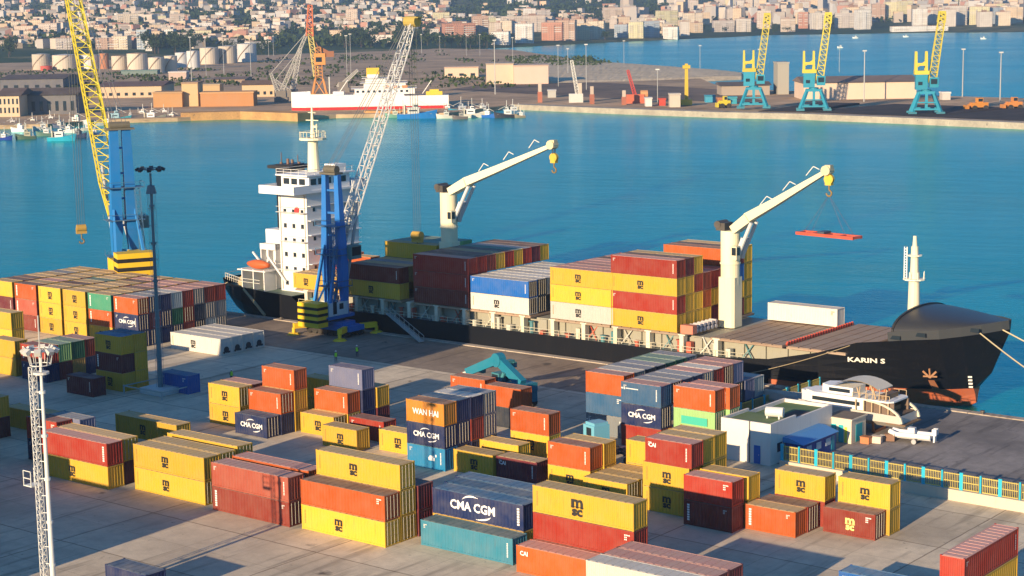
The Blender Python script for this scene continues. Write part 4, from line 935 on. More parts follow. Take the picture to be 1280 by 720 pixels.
    k = MB(); k.tube(hk+Vector((0, 0, -.9)), hk+Vector((0, 0, -2.0)), .16, k=6)
    for i in range(6):
        a0, a1 = R(90-45*i), R(90-45*(i+1)); k.tube(hk+Vector((.5*math.cos(a0), 0, -2.5+.5*math.sin(a0))), hk+Vector((.5*math.cos(a1), 0, -2.5+.5*math.sin(a1))), .17, k=6)
    k.build('hook', PAINT, hb, (.2, .13, .05)); return t
ca, cb_ = -214.6, 220.6
ta, tz = PV(515, 27, 237.0); harbour_crane(ca, cb_, .82, (ta-ca, 237-cb_, tz), 'blue twin legged quay crane with pale lattice boom raised over the ship', (.62, .62, .60), 0, (0, 2.2, 15.5), 15.3, 27.6)
la, lb = -266.2, 218.0
ta, tz = PV(84, -40, 238.0); harbour_crane(la, lb, 1.2, (ta-la, 238-lb, tz), 'blue and yellow quay crane with yellow lattice boom behind the far left block', (.74, .60, .04), 1, (-1.0, 3.2, 17.5), PV(96, 292, 238.0)[1]+1, 33.8, R(62), 2.6)

# light masts
def light_mast(px, py, topy, lab, col, r, near):
    g = gp(px, py, 0); t = thing('light_mast', lab, 'light mast', g, TH, 'tall yard light masts')
    d = g.length; H_ = 5.0
    for i in range(400):
        p = g+Vector((0, 0, H_)); q = p-Vector((0, 0, HC)); y = 360-F_PX*(q.dot(UP))/(q.dot(FWD))
        if y < topy: break
        H_ += .1
    k = MB(); k.tube((0, 0, 0), (0, 0, H_*.5), r, r*.75, k=12); k.tube((0, 0, H_*.5), (0, 0, H_*.98), r*.75, r*.45, k=12)
    for i in range(1, 6): k.tube((0, 0, H_*i/6), (0, 0, H_*i/6+.25), r*1.15, k=12)
    pole = k.build('pole', CLEAN, t, col)
    if near:
        k = MB(); ox = -r-.75; k.lattice((ox, -.2, .3), (ox, -.2, H_*.93), .5, .5, 34, .06, None, None, .035)
        for i in range(14): k.beam((ox+.3, -.2, 1+i*H_*.93/14), (-r*.4, 0, 1+i*H_*.93/14), .06)
        k.build('ladder_cage', CLEAN, t, (.6, .6, .56))
        k = MB(); zz = H_*.47; k.box(ox-1.5, ox-.35, -.8, .4, zz, zz+.1)
        for x, y in ((ox-1.5, -.8), (ox-.4, -.8), (ox-1.5, .4)): k.beam((x, y, zz), (x, y, zz+1.5), .07)
        k.beam((ox-1.5, -.8, zz+1.5), (ox-.4, -.8, zz+1.5), .07); k.beam((ox-1.5, -.8, zz+.8), (ox-.4, -.8, zz+.8), .07); k.build('rest_platform', PAINT, t, (.6, .6, .55))
    else:
        k = MB()
        for i in range(6): a = i*math.pi/3; k.tube((r*1.6*math.cos(a), r*1.6*math.sin(a), .8), (.6*math.cos(a), .6*math.sin(a), H_*.9), .03, k=4)
        for j in range(1, 12):
            for i in range(6): a, a2 = i*math.pi/3, (i+1)*math.pi/3; k.tube((.62*math.cos(a), .62*math.sin(a), H_*.9*j/12), (.62*math.cos(a2), .62*math.sin(a2), H_*.9*j/12), .03, k=4)
        k.build('guide_cage', PAINT, t, (.2, .3, .34))
        k = MB(); k.box(-2.3, 2.3, -2.0, 2.0, .02, .9); k.build('base_block', PAINT, t, (.52, .55, .52))
        k = MB()
        for x in (-4.2, 4.2):
            for y in (-3.4, 3.4): k.beam((x, y, 0), (x, y, 1.3), .18)
        for y in (-3.4, 3.4): k.beam((-4.2, y, 1.15), (4.2, y, 1.15), .14)
        for x in (-4.2, 4.2): k.beam((x, -3.4, 1.15), (x, 3.4, 1.15), .14)
        k.build('guard_rail', PAINT, t, (.30, .38, .38))
    rr = 1.6 if not near else 1.2
    k = MB(); 
    for i in range(12):
        a, a2 = i*math.pi/6, (i+1)*math.pi/6; k.beam((rr*math.cos(a), rr*math.sin(a), H_), (rr*math.cos(a2), rr*math.sin(a2), H_), .14); k.beam((0, 0, H_-.3), (rr*math.cos(a), rr*math.sin(a), H_), .08)
        if near: k.beam((.95*math.cos(a), .95*math.sin(a), H_-1.4), (.95*math.cos(a2), .95*math.sin(a2), H_-1.4), .08); k.beam((rr*math.cos(a), rr*math.sin(a), H_), (.95*math.cos(a), .95*math.sin(a), H_-1.4), .05)
    k.tube((0, 0, H_-2.3), (0, 0, H_-2.1), .75, k=16) if near else k.tube((0, 0, H_-3.6), (0, 0, H_-2.4), .8, .5, k=12)
    hd = k.build('lamp_ring', PAINT, t, (.6, .6, .56) if near else (.12, .17, .2))
    for i in range(8):
        a = i*math.pi/4; k = MB(); k.beam((rr*math.cos(a), rr*math.sin(a), H_+.1), ((rr+.5)*math.cos(a), (rr+.5)*math.sin(a), H_-.2), .6, .4); k.build('floodlight', PAINT, t, (.5, .5, .46) if near else (.03, .035, .04))
    if near: k = MB(); k.tube((0, 0, H_), (0, 0, H_+3.2), .07, k=5); k.build('lightning_rod', PAINT, t, (.4, .4, .38))
light_mast(68.5, 760, 437, 'near pale light mast with ladder cage rising from the bottom left edge', (.56, .57, .53), .27, True)
light_mast(201, 491, 211, 'tall blue grey light mast on a pale concrete block beside the blue container', (.12, .20, .23), .36, False)

# reach stacker
rs = thing('reach_stacker', 'teal reach stacker with lowered boom behind the orange containers', 'reach stacker', W(-156.5, 193.5, 0), TH+R(-12)); TEAL = (.012, .17, .25)
k = MB(); k.box(-2.2, 6.0, -2.0, 2.0, 1.0, 2.6); k.box(3.0, 6.2, -1.9, 1.9, 2.6, 3.7); k.build('chassis', CLEAN, rs, TEAL)
k = MB(); k.box(-.4, 1.2, -1.0, .9, 2.6, 4.6); cb = k.build('operator_cab', CLEAN, rs, (.05, .2, .24)); k = MB(); k.box(-.45, -.4, -.8, .7, 3.2, 4.4); k.box(-.3, 1.0, -1.04, -1.0, 3.2, 4.4); k.build('window', GLASS, cb)
for x in (-1.2, 4.8):
    for y in (-2.3, 1.5): k = MB(); k.tube((x, y, .9), (x, y+.8, .9), .9, k=14); k.build('wheel', PAINT, rs, (.02, .02, .02))
k = MB(); k.beam((5.2, 0, 3.6), (0, 0, 6.3), 1.0, 1.3); k.tube((0, -.6, 6.3), (0, .6, 6.3), 1.0, k=14); k.beam((0, 0, 6.4), (-5.6, -1.2, 3.9), 1.0, 1.3, .9, 1.1); bm = k.build('boom', CLEAN, rs, TEAL)
k = MB(); k.beam((-5.6, -1.2, 3.9), (-8.3, -1.8, 2.9), .3, .35); k.build('boom_extension', CLEAN, bm, (.5, .56, .52))
k = MB()
for s_ in (-.7, .7): k.tube((.8, s_, 2.6), (2.0, s_, 4.8), .25, k=8)
k.build('lift_cylinder', CLEAN, rs, (.05, .22, .24))
k = MB(); k.box(-5.6, -4.6, .8, 6.8, 4.2, 4.7); k.box(-5.8, -4.4, .6, 1.2, 3.6, 4.4); k.box(-5.8, -4.4, 6.4, 7.0, 3.6, 4.4); k.build('spreader', PAINT, rs, (.03, .2, .22))

# truck with pale blue cab
tk = thing('terminal_truck', 'pale blue truck cab with bare black chassis between container stacks', 'truck', W(-127.6, 178.3, 0), TH+R(-18)); PB = (.16, .46, .60)
k = MB(); k.prism([(-2.6, -1.2), (-.3, -1.2), (-.3, 1.2), (-2.6, 1.2)], 1.1, 3.6); k.box(-2.3, -.4, -1.05, 1.05, 3.6, 3.95); cbb = k.build('cab', CLEAN, tk, PB)
k = MB(); k.box(-1.9, -.9, -1.24, -1.2, 2.3, 3.3); k.box(-2.64, -2.6, -1.0, 1.0, 2.3, 3.35); k.build('window', GLASS, cbb)
k = MB(); k.box(-2.7, -2.6, -1.1, 1.1, 1.0, 1.5); k.build('bumper', PAINT, cbb, (.1, .1, .1))
for y in (-.95, .7): k = MB(); k.box(-2.74, -2.7, y, y+.25, 1.15, 1.38); k.build('headlight', MARK, cbb, (.7, .7, .65))
k = MB(); 
for y in (-.55, .35): k.box(-.4, 9.0, y, y+.2, .95, 1.3)
for i in range(7): k.box(.2+i*1.35, .4+i*1.35, -1.15, 1.15, 1.05, 1.3)
k.build('chassis', PAINT, tk, (.025, .025, .03))
for x in (-1.6, 1.2, 6.2, 7.6):
    for y in (-1.2, .85): k = MB(); k.tube((x, y, .52), (x, y+.35, .52), .52, k=14); k.build('wheel', PAINT, tk, (.02, .02, .02))

# ------------------------------------------------------------------ people in hi-vis vests
def person(px, py, face, lab, z=0):
    verts = [(0, 0, .95), (.1, 0, .9), (.12, .03, .5), (.13, 0, .08), (.14, -.12, .04), (-.1, 0, .9), (-.12, -.02, .5), (-.13, .05, .08), (-.14, -.07, .04), (0, 0, 1.2), (0, 0, 1.42), (0, 0, 1.52), (0, -.01, 1.62), (0, -.01, 1.72),
             (.2, 0, 1.40), (.27, .02, 1.12), (.27, -.08, .88), (.27, -.1, .80), (-.2, 0, 1.40), (-.27, .03, 1.12), (-.26, -.08, .88), (-.26, -.1, .80)]
    edges = [(0, 1), (1, 2), (2, 3), (3, 4), (0, 5), (5, 6), (6, 7), (7, 8), (0, 9), (9, 10), (10, 11), (11, 12), (12, 13), (10, 14), (14, 15), (15, 16), (16, 17), (10, 18), (18, 19), (19, 20), (20, 21)]
    rad = [.14, .1, .075, .05, .05, .1, .075, .05, .05, .15, .14, .06, .1, .08, .07, .05, .035, .03, .07, .05, .035, .03]
    me = bpy.data.meshes.new('person'); me.from_pydata(verts, edges, []); o = bpy.data.objects.new('person', me); C.objects.link(o)
    sk = o.modifiers.new('s', 'SKIN')
    for i, r in enumerate(rad): me.skin_vertices[0].data[i].radius = (r, r*.85)
    me.skin_vertices[0].data[0].use_root = True
    sb = o.modifiers.new('u', 'SUBSURF'); sb.levels = 1; sb.render_levels = 1
    bpy.context.view_layer.update(); m2 = bpy.data.meshes.new_from_object(o.evaluated_get(bpy.context.evaluated_depsgraph_get())); o.modifiers.clear(); o.data = m2
    m2.materials.clear(); m2.materials.append(CLEAN); o.color = (.03, .04, .07, 1)
    o.location = gp(px, py, z); o.rotation_euler = (0, 0, face); o.scale = (1.1, 1.1, 1.05); tag(o, lab, 'person', 'workers in yellow vests')
    k = MB(); secs = []
    for z_, rx, ry in ((.88, .17, .15), (1.1, .175, .16), (1.3, .19, .16), (1.45, .17, .13), (1.5, .09, .09)): secs.append([(rx*1.15*math.cos(t), ry*1.15*math.sin(t), z_) for t in [i*math.pi/5 for i in range(10)]])
    k.loft(secs, close=True, caps=False); k.build('hi_vis_vest', MARK, o, (.45, .80, .05))
    k = MB(); k.tube((0, -.01, 1.70), (0, -.01, 1.84), .125, .07, k=10); k.tube((0, -.05, 1.70), (0, -.05, 1.715), .17, k=10); k.build('hard_hat', MARK, o, (.75, .75, .7))
    k = MB(); k.tube((0, -.09, 1.60), (0, -.125, 1.63), .05, .03, k=6); k.tube((0, -.04, 1.55), (0, -.04, 1.70), .085, k=8); k.build('face', MARK, o, (.35, .2, .13))
    return o
person(420, 453, .3, 'person in bright yellow vest standing left of the pair before the blue crane'); person(446.5, 446, -.4, 'person in yellow vest standing nearer the ship before the blue crane'); person(289.5, 477, .9, 'person in green yellow vest behind the small block of yellow containers')

# ------------------------------------------------------------------ buildings by the boatyard
bd = thing('harbour_office', 'white flat roofed building with green roof beside the yacht', 'building', W(-114.6, 185.0, 0), TH)
WL = (.74, .69, .62)
k = MB(); L_, D1, D2, H1, H2 = 7.0, 6.2, 15.4, 5.15, 4.75
for (x0, x1, y0, y1, h_) in ((0, L_, 0, .3, H1), (0, .3, .3, D1, H1), (L_-.3, L_, .3, D1, H1), (0, .3, D1, D2, H2), (L_-.3, L_, D1, D2, H2), (.3, L_-.3, D2-.3, D2, H2), (.3, L_-.3, D1-.3, D1, H2-.1)): k.box(x0, x1, y0, y1, 0, h_)
k.build('wall', FARM, bd, WL)
k = MB(); k.box(.3, L_-.3, .3, D1-.3, H1-.7, H1-.35); k.box(.3, L_-.3, D1, D2-.3, H2-.8, H2-.45); rf = k.build('roof', FARM, bd, (.115, .19, .075))
k = MB(); k.tube((3.9, 4.2, H1+.45), (6.0, 4.8, H1+.45), .62, k=14); k.box(4.1, 4.3, 3.9, 4.8, H1-.4, H1+.2); k.box(5.6, 5.8, 4.2, 5.1, H1-.4, H1+.2); k.build('water_tank', CLEAN, rf, (.74, .73, .66))
k = MB(); k.box(4.0, 6.4, 7.4, 11.5, H2-.446, H2-.35); k.build('dark_roof_patch', FARM, rf, (.10, .055, .045))
k = MB(); k.box(4.7, 5.6, -.04, .0, .05, 2.3); dr = k.build('door', CLEAN, bd, (.02, .12, .42)); k = MB(); k.box(5.35, 5.45, -.09, -.04, 1.1, 1.2); k.build('handle', PAINT, dr, (.5, .5, .5))
k = MB(); k.tube((4.1, -.1, .1), (4.1, -.1, 5.3), .06, k=6); k.build('drain_pipe', PAINT, bd, (.1, .1, .1))
k = MB(); 
for y in (1.6, 3.6): k.box(L_, L_+.05, y, y+1.1, 1.4, 2.5)
k.build('window', GLASS, bd)
ax_ = thing('annex_building', 'small cream annex with teal doors beside the green roofed building', 'building', W(-108.5, 200.3, 0), TH)
k = MB(); k.box(0, 3.7, 0, 3.9, 0, 3.0); k.box(-.15, 3.85, -.15, 4.05, 3.0, 3.18); k.build('wall', FARM, ax_, (.72, .62, .46))
k = MB(); k.box(0, 3.7, 0, 3.9, 3.183, 3.23); k.build('roof', FARM, ax_, (.17, .14, .11))
for args in ((.7, 1.6, -.04, 0), (1.9, 2.6, -.04, 0), (3.7, 3.74, 1.2, 2.9)): k = MB(); k.box(*args, .05, 2.3); k.build('door', CLEAN, ax_, (.02, .36, .40))
k = MB(); k.box(2.75, 3.1, -.045, 0, .1, 2.1); k.build('yellow_panel', CLEAN, ax_, (.6, .62, .06))
sh_ = thing('blue_shed', 'low blue cabin with sloping pale blue roof between building and fence', 'shed', W(-107.4, 188.2, 0), TH)
k = MB(); k.box(0, 2.4, 0, 8.4, 0, 2.35); k.build('wall', CLEAN, sh_, (.02, .06, .26))
k = MB(); n0 = len(k.v); k.v += [(-.2, -.3, 2.36), (2.7, -.3, 2.36), (2.7, 8.7, 2.36), (-.2, 8.7, 2.36), (-.2, -.3, 3.0), (.6, -.3, 3.0), (.6, 8.7, 3.0), (-.2, 8.7, 3.0)]
k.f += [(0, 3, 2, 1), (4, 5, 6, 7), (1, 2, 6, 5), (0, 1, 5, 4), (2, 3, 7, 6), (0, 4, 7, 3)]; k.build('roof', CLEAN, sh_, (.08, .25, .52))
for y in (1.0, 3.4, 5.8): k = MB(); k.box(2.4, 2.44, y, y+1.2, 1.0, 1.9); k.build('window', MARK, sh_, (.45, .52, .56))
k = MB(); k.box(2.4, 2.44, 7.2, 8.0, .1, 2.0); k.build('door', CLEAN, sh_, (.02, .3, .38))
# low wall and its fence
wl = thing('boundary_wall', 'low pale concrete wall dividing the container yard from the boatyard', 'wall', W(-105.6, 184.0, 0), TH+R(-.8))
k = MB(); k.box(0, 62, -.3, .3, 0, 1.15); k.box(-.02, 62, -.36, .36, 1.15, 1.27); k.build('wall', FARM, wl, (.60, .52, .40))
def fence(a, b, rz, n_, pitch, z, h_, lab):
    t = thing('panel_fence', lab, 'fence', W(a, b, z), TH+rz, 'yellow and blue panel fences')
    for i in range(n_+1):
        k = MB(); w_ = .42 if i % 2 == 0 else .2; k.box(i*pitch-w_/2, i*pitch+w_/2, -.09, .09, 0, h_+.15); k.build('post', CLEAN, t, (.02, .38, .52))
        if i < n_:
            k = MB(); x0, x1 = i*pitch+.22, (i+1)*pitch-.22
            for z_ in (.12, h_*.5, h_-.1): k.beam((x0, 0, z_), (x1, 0, z_), .09)
            nb = int((x1-x0)/.19)
            for j in range(nb+1): k.beam((x0+j*(x1-x0)/nb, 0, .1), (x0+j*(x1-x0)/nb, 0, h_), .055)
            k.build('railing_panel', CLEAN, t, (.50, .40, .10))
fence(-105.4, 184.0, R(-.8), 20, 2.3, 1.27, 1.85, 'yellow railing fence with blue posts on top of the low wall')
fence(-121.8, 201.5, R(88), 7, 2.9, 0, 2.9, 'yellow and blue fence running from the green roof toward the ship')

# motor yacht standing on the hardstand
yt = thing('motor_yacht', 'white motor yacht standing ashore behind the green roofed building', 'yacht', W(-110.5, 208.8, 0), TH)
def yhull(x0, x1, bm, zk, zd):
    secs = []
    for i in range(11):
        f = i/10; x = x0+(x1-x0)*f; bb = bm*min(1, (1-(1-f)**2.2) if f < .7 else 1)**.8 if f > 0 else .05
        bb = max(.06, bm*math.sin(min(1, f*1.6+.02)*math.pi/2)); k_ = zk+(1-min(1, f*2))*1.3
        secs.append([(x, -bb, zd+(1-f)*.7), (x, -bb*.9, (zd+k_)/2), (x, -bb*.35, k_+.25), (x, 0, k_), (x, bb*.35, k_+.25), (x, bb*.9, (zd+k_)/2), (x, bb, zd+(1-f)*.7)])
    return MB().loft(secs)
k = yhull(-11.5, 9.0, 2.7, 1.0, 3.6); k.build('hull', CLEAN, yt, (.50, .47, .42))
k = MB(); k.prism([(-5.5, -.8), (-3.5, -2.0), (4.0, -2.25), (4.0, 2.25), (-3.5, 2.0), (-5.5, .8)], 3.7, 5.5); k.build('main_cabin', CLEAN, yt, (.80, .79, .76))
k = MB(); k.prism([(-5.0, -.9), (-3.3, -2.04), (3.4, -2.29), (3.4, 2.29), (-3.3, 2.04), (-5.0, .9)], 4.35, 5.0); k.build('cabin_window', GLASS, yt)
k = MB(); k.prism([(-4.6, -1.2), (-2.8, -2.35), (7.4, -2.6), (7.9, -2.0), (7.9, 2.0), (7.4, 2.6), (-2.8, 2.35), (-4.6, 1.2)], 5.5, 5.75); k.build('upper_deck', CLEAN, yt, (.80, .79, .76))
k = MB(); k.prism([(-2.4, -1.0), (-1.2, -1.7), (2.2, -1.75), (2.2, 1.75), (-1.2, 1.7), (-2.4, 1.0)], 5.75, 7.0); k.build('wheelhouse', CLEAN, yt, (.76, .75, .72))
k = MB(); k.prism([(-2.1, -1.1), (-1.1, -1.74), (1.8, -1.79), (1.8, 1.79), (-1.1, 1.74), (-2.1, 1.1)], 6.1, 6.7); k.build('wheelhouse_window', GLASS, yt)
secs = [[(-.5+x, y, 7.25+1.15*math.sin(math.pi*x/6.4)**.8) for y in (-1.9, -1, 0, 1, 1.9)] for x in [i*.8 for i in range(9)]]
k = MB(); k.loft(secs, caps=False); k.loft([[(x, y, z-.12) for x, y, z in s] for s in secs], caps=False); k.build('sun_canopy', CLEAN, yt, (.60, .54, .42), smooth=True)
yt.scale = (1.05, 1.0, .80)
k = MB()
for x, y in ((3.2, -1.8), (5.4, -1.8), (3.2, 1.8), (5.4, 1.8)): k.beam((x, y, 5.7), (x-.4, y, 7.3), .15)
for y in (-2.4, 2.4):
    for i in range(6): k.beam((2.5+i, y, 5.75), (2.5+i, y, 6.6), .07)
    k.beam((2.5, y, 6.6), (7.5, y, 6.6), .08)
k.build('deck_rail', CLEAN, yt, (.45, .33, .2))
k = MB(); k.box(3.6, 7.2, -1.6, 1.6, 3.7, 4.5); k.box(7.0, 9.6, -2.3, 2.3, 2.0, 2.2); k.box(4.4, 6.4, -.9, .9, 4.5, 5.1); k.box(5.8, 6.8, -1.6, 1.6, 5.75, 6.5); k.build('aft_furniture', PAINT, yt, (.18, .11, .06))
k = MB(); k.box(2.0, 8.6, -2.35, 2.35, 3.4, 3.6); k.box(4.2, 8.0, -2.2, -1.9, 3.6, 5.4); k.box(4.2, 8.0, 1.9, 2.2, 3.6, 5.4); k.box(4.6, 5.0, -1.9, 1.9, 3.6, 5.4); k.build('aft_bulkhead', PAINT, yt, (.16, .11, .08))
k = MB()
for i in range(5): k.beam((3.4+i*.9, -2.5, 5.75), (3.1+i*.9, -1.6, 7.4), .1); k.beam((3.0+i*1.1, -2.5, 3.7), (3.0+i*1.1, -2.5, 5.5), .14)
k.build('awning_pole', PAINT, yt, (.40, .30, .18))
k = MB()
for s_ in (-2.5, 2.5): 
    for i in range(6): 
        a0, a1 = R(85-14*i), R(85-14*(i+1)); k.beam((4+5.2*math.cos(a0), s_, 2.4+3.2*math.sin(a0)), (4+5.2*math.cos(a1), s_, 2.4+3.2*math.sin(a1)), .3)
k.build('stern_arch', CLEAN, yt, (.6, .55, .42))
k = MB()
for x in (-5, 0, 5):
    k.box(x-.2, x+.2, -1.6, 1.6, .02, .4)
    for s_ in (-1, 1): k.beam((x, s_*1.5, .2), (x, s_*1.9, 2.3), .22)
k.build('cradle', PAINT, yt, (.3, .12, .05))
tn = thing('inflatable_boat', 'small white inflatable boat with outboards on a trailer near the yacht stern', 'boat', W(-99.2, 205.6, .0), TH+R(8))
k = MB()
for s_ in (-.85, .85):
    for i in range(6): x = -2.6+i*.9; k.tube((x, s_*(1 if i > 0 else .6), 1.0+(.25 if i == 0 else 0)), (x+.9, s_, 1.0), .32, k=10)
k.build('inflatable_tube', CLEAN, tn, (.80, .79, .77))
k = MB(); k.box(-2.4, 2.7, -.65, .65, .65, .95); k.box(-.3, .6, -.4, .4, .95, 1.9); k.build('deck', CLEAN, tn, (.7, .7, .68))
for y in (-.45, .25): k = MB(); k.box(2.85, 3.4, y, y+.35, 1.2, 2.0); k.beam((3.1, y+.17, 1.2), (3.1, y+.17, .3), .18); k.build('outboard_motor', CLEAN, tn, (.72, .72, .7))
k = MB(); k.beam((-4, 0, .45), (2.6, 0, .45), .15); k.box(.6, .9, -1.1, 1.1, .35, .5)
for s_ in (-1.1, 1.1): k.tube((.75, s_-.1, .32), (.75, s_+.1, .32), .32, k=10)
k.build('trailer', PAINT, tn, (.4, .4, .4))
for i, (a, b, c_, lb) in enumerate(((-103.4, 201.6, (.55, .2, .08), 'orange crate standing right of the cream annex'), (-102.4, 202.6, (.6, .5, .4), 'pale sack pile behind the orange crate by the annex'), (-101.6, 204.6, (.2, .1, .06), 'brown wooden box beside the yacht cradle'))):
    t = thing('crate', lb, 'crate', W(a, b, 0), TH+.2*i); k = MB(); k.box(-.6, .6, -.45, .45, .05, .85); k.build('body', PAINT, t, c_); k = MB(); k.box(-.66, .66, -.5, .5, .85, .95); k.build('lid', PAINT, t, tuple(x*.8 for x in c_))

# ------------------------------------------------------------------ the far side of the harbour
def far(px, py, z=0.0):
    g = gp(px, py, z); return g, g.y/F_PX
def word(px):
    return 'far left' if px < 260 else 'left' if px < 520 else 'middle' if px < 800 else 'right' if px < 1060 else 'far right'
tanks = [(52, 87, 22, 19, 'cream tank behind a low red tank'), (82, 87, 31, 18, 'wide cream tank left of the yellow boom'), (113, 86, 24, 17, 'grey cream tank behind the yellow boom'), (131, 86, 11, 19, 'narrow rusty orange tank'),
         (150, 87, 20, 17, 'white tank with orange rim behind'), (172, 87, 25, 20, 'broad white tank with rusty top'), (196, 91, 20, 19, 'cream tank at the front of the row'), (214, 90, 16, 20, 'narrow cream tank beside the front one'),
         (228, 84, 17, 18, 'pale blue grey tank mostly hidden'), (242, 86, 16, 22, 'tall grey tank mid row'), (262, 80, 23, 20, 'white tank third from the right'), (285, 79, 23, 21, 'white tank second from the right'), (309, 77, 24, 22, 'rightmost pale blue white tank')]
for x, y, w_, h_, lb in tanks:
    g, s = far(x, y); t = thing('storage_tank', lb+' in the tank farm', 'tank', g, 0, 'storage tanks across the harbour')
    r = w_*s/2; h_ = h_*s; c = (.50, .20, .09) if 'orange tank' in lb else (.62, .62, .60) if 'grey' in lb or 'blue' in lb else (.62, .54, .43)
    k = MB(); k.tube((0, 0, 0), (0, 0, h_), r, k=24); k.build('shell', FARM, t, c, smooth=False)
    k = MB(); k.tube((0, 0, h_), (0, 0, h_+.08*r), r*1.03, r*.1, k=24); k.build('roof', FARM, t, (.45, .28, .16) if 'rust' in lb or 'orange' in lb else (.6, .58, .53))
    k = MB()
    for i in range(8): a0, a1 = R(200+i*12), R(212+i*12); k.beam((r*1.03*math.cos(a0), r*1.03*math.sin(a0), h_*i/8), (r*1.03*math.cos(a1), r*1.03*math.sin(a1), h_*(i+1)/8), .7)
    k.build('stair', PAINT, t, (.35, .25, .18))
g, s = far(58, 88); t = thing('storage_tank', 'low red tank before the cream tanks', 'tank', g, 0); k = MB(); k.tube((0, 0, 0), (0, 0, 5.5*s), 7*s, k=20); k.build('shell', FARM, t, (.55, .08, .06)); k = MB(); k.tube((0, 0, 5.5*s), (0, 0, 6*s), 7*s, 1, k=20); k.build('roof', FARM, t, (.5, .1, .08))

def house(name, px, py, wpx, hpx, dep, col, lab, cat='building', rcol=(.16, .11, .08), roof='gable', wins=0, rz=0.0, arch=False, group=None, base=None):
    g, s = far(px, py) if base is None else base
    w_, h_ = wpx*s, hpx*s; t = thing(name, lab, cat, g, rz, group)
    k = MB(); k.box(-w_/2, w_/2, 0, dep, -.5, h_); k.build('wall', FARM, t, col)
    k = MB()
    if roof == 'gable':
        n0 = 0; e = 1.2; rh = h_*.32
        k.v += [(-w_/2-e, -e, h_+.02), (w_/2+e, -e, h_+.02), (w_/2+e, dep+e, h_+.02), (-w_/2-e, dep+e, h_+.02), (-w_/2-e, dep/2, h_+rh), (w_/2+e, dep/2, h_+rh)]
        k.f += [(0, 1, 5, 4), (2, 3, 4, 5), (1, 2, 5), (3, 0, 4), (3, 2, 1, 0)]
    else:
        k.box(-w_/2-.3, w_/2+.3, -.3, dep+.3, h_+.02, h_+.9)
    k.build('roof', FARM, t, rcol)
    for i in range(wins):
        x = -w_/2+w_*(i+.5)/wins; ww = w_/wins*.2
        for r_ in range(2 if h_ > 9 and not arch else 1):
            z0_ = h_*(.18+.42*r_); m2 = MB(); m2.box(x-ww, x+ww, -.12, .02, z0_, z0_+h_*(.5 if arch else .26)); m2.build('window', GLASS, t)
    return t
house('quay_warehouse', 12, 146, 26, 26, 30, (.62, .48, .32), 'cream arcaded building at the left edge by the fishing boats', wins=5, roof='gable', rcol=(.12, .085, .075))
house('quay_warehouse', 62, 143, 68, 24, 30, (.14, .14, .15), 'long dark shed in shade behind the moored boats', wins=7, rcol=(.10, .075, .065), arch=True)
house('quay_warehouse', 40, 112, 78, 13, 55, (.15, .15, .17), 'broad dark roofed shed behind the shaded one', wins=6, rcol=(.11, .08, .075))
house('quay_warehouse', 163, 122, 78, 14, 45, (.56, .42, .28), 'long tan warehouse with brown roof behind the yellow boom', wins=8, rcol=(.17, .10, .085))
house('fort_wall', 210, 134, 36, 17, 14, (.56, .30, .12), 'left ochre stone wall of the old fort above the quay', roof='flat', rcol=(.5, .3, .14))
house('fort_tower', 238, 133, 20, 28, 18, (.54, .38, .20), 'square ochre fort tower beside the dark gap', roof='flat', rcol=(.36, .24, .15))
house('fort_wall', 284, 133, 66, 16, 16, (.55, .26, .10), 'right orange stone wall of the old fort', roof='flat', rcol=(.5, .28, .12))
house('fort_block', 264, 121, 22, 14, 16, (.54, .36, .18), 'small ochre block above the right fort wall', roof='flat', rcol=(.4, .3, .18))
house('customs_house', 323, 121, 40, 15, 22, (.56, .42, .26), 'tan house with brown roof left of the orange crane', wins=5, rcol=(.20, .12, .08))
house('pale_shed', 222, 100, 22, 9, 14, (.60, .46, .38), 'small pink cream shed before the tanks', roof='flat', rcol=(.6, .55, .5))
house('brown_roof_shed', 286, 104, 40, 5, 40, (.38, .28, .22), 'low brown roofed shed between fort and tanks', rcol=(.24, .16, .12))
house('green_roof_shed', 174, 93, 45, 4, 14, (.2, .28, .26), 'long low dark green shed before the tanks', roof='flat', rcol=(.12, .2, .19))
house('peach_warehouse', 577, 97, 42, 12, 22, (.66, .50, .36), 'small peach building with stepped roof behind the blue boats', wins=3, roof='flat', rcol=(.5, .36, .26))
t = house('peach_warehouse', 625, 105, 34, 24, 30, (.62, .50, .36), 'streaked cream half of the big peach warehouse', wins=0, roof='flat', rcol=(.45, .36, .28))
house('peach_warehouse', 664, 105, 43, 22, 30, (.70, .50, .40), 'plain pink half of the big peach warehouse', roof='flat', rcol=(.5, .38, .3))
house('grey_silo_block', 979, 118, 14, 38, 17, (.40, .38, .32), 'tall grey block standing behind the middle blue crane', roof='flat', rcol=(.35, .34, .3)); 
house('low_warehouse', 932, 119, 60, 12, 24, (.38, .32, .26), 'low grey brown warehouse by the left blue crane', rcol=(.10, .085, .08), wins=0)
house('low_warehouse', 1075, 124, 140, 21, 34, (.64, .50, .38), 'long pale warehouse between the right two blue cranes', rcol=(.17, .13, .115), wins=0)
house('pier_cabin', 844, 134, 13, 15, 8, (.62, .55, .46), 'small cream cabin on the pier near the yellow mast', roof='flat', rcol=(.5, .45, .4))
house('pier_cabin', 811, 133, 8, 9, 7, (.72, .70, .66), 'white hut on the pier beside the lamp', roof='flat', rcol=(.6, .6, .6))
house('pier_cabin', 690, 122, 10, 8, 8, (.5, .5, .46), 'grey hut on the pier left of the white crane', roof='flat', rcol=(.4, .4, .4))
house('pier_cabin', 1183, 125, 10, 8, 7, (.55, .52, .48), 'grey hut right of the right blue crane', roof='flat', rcol=(.6, .58, .55))
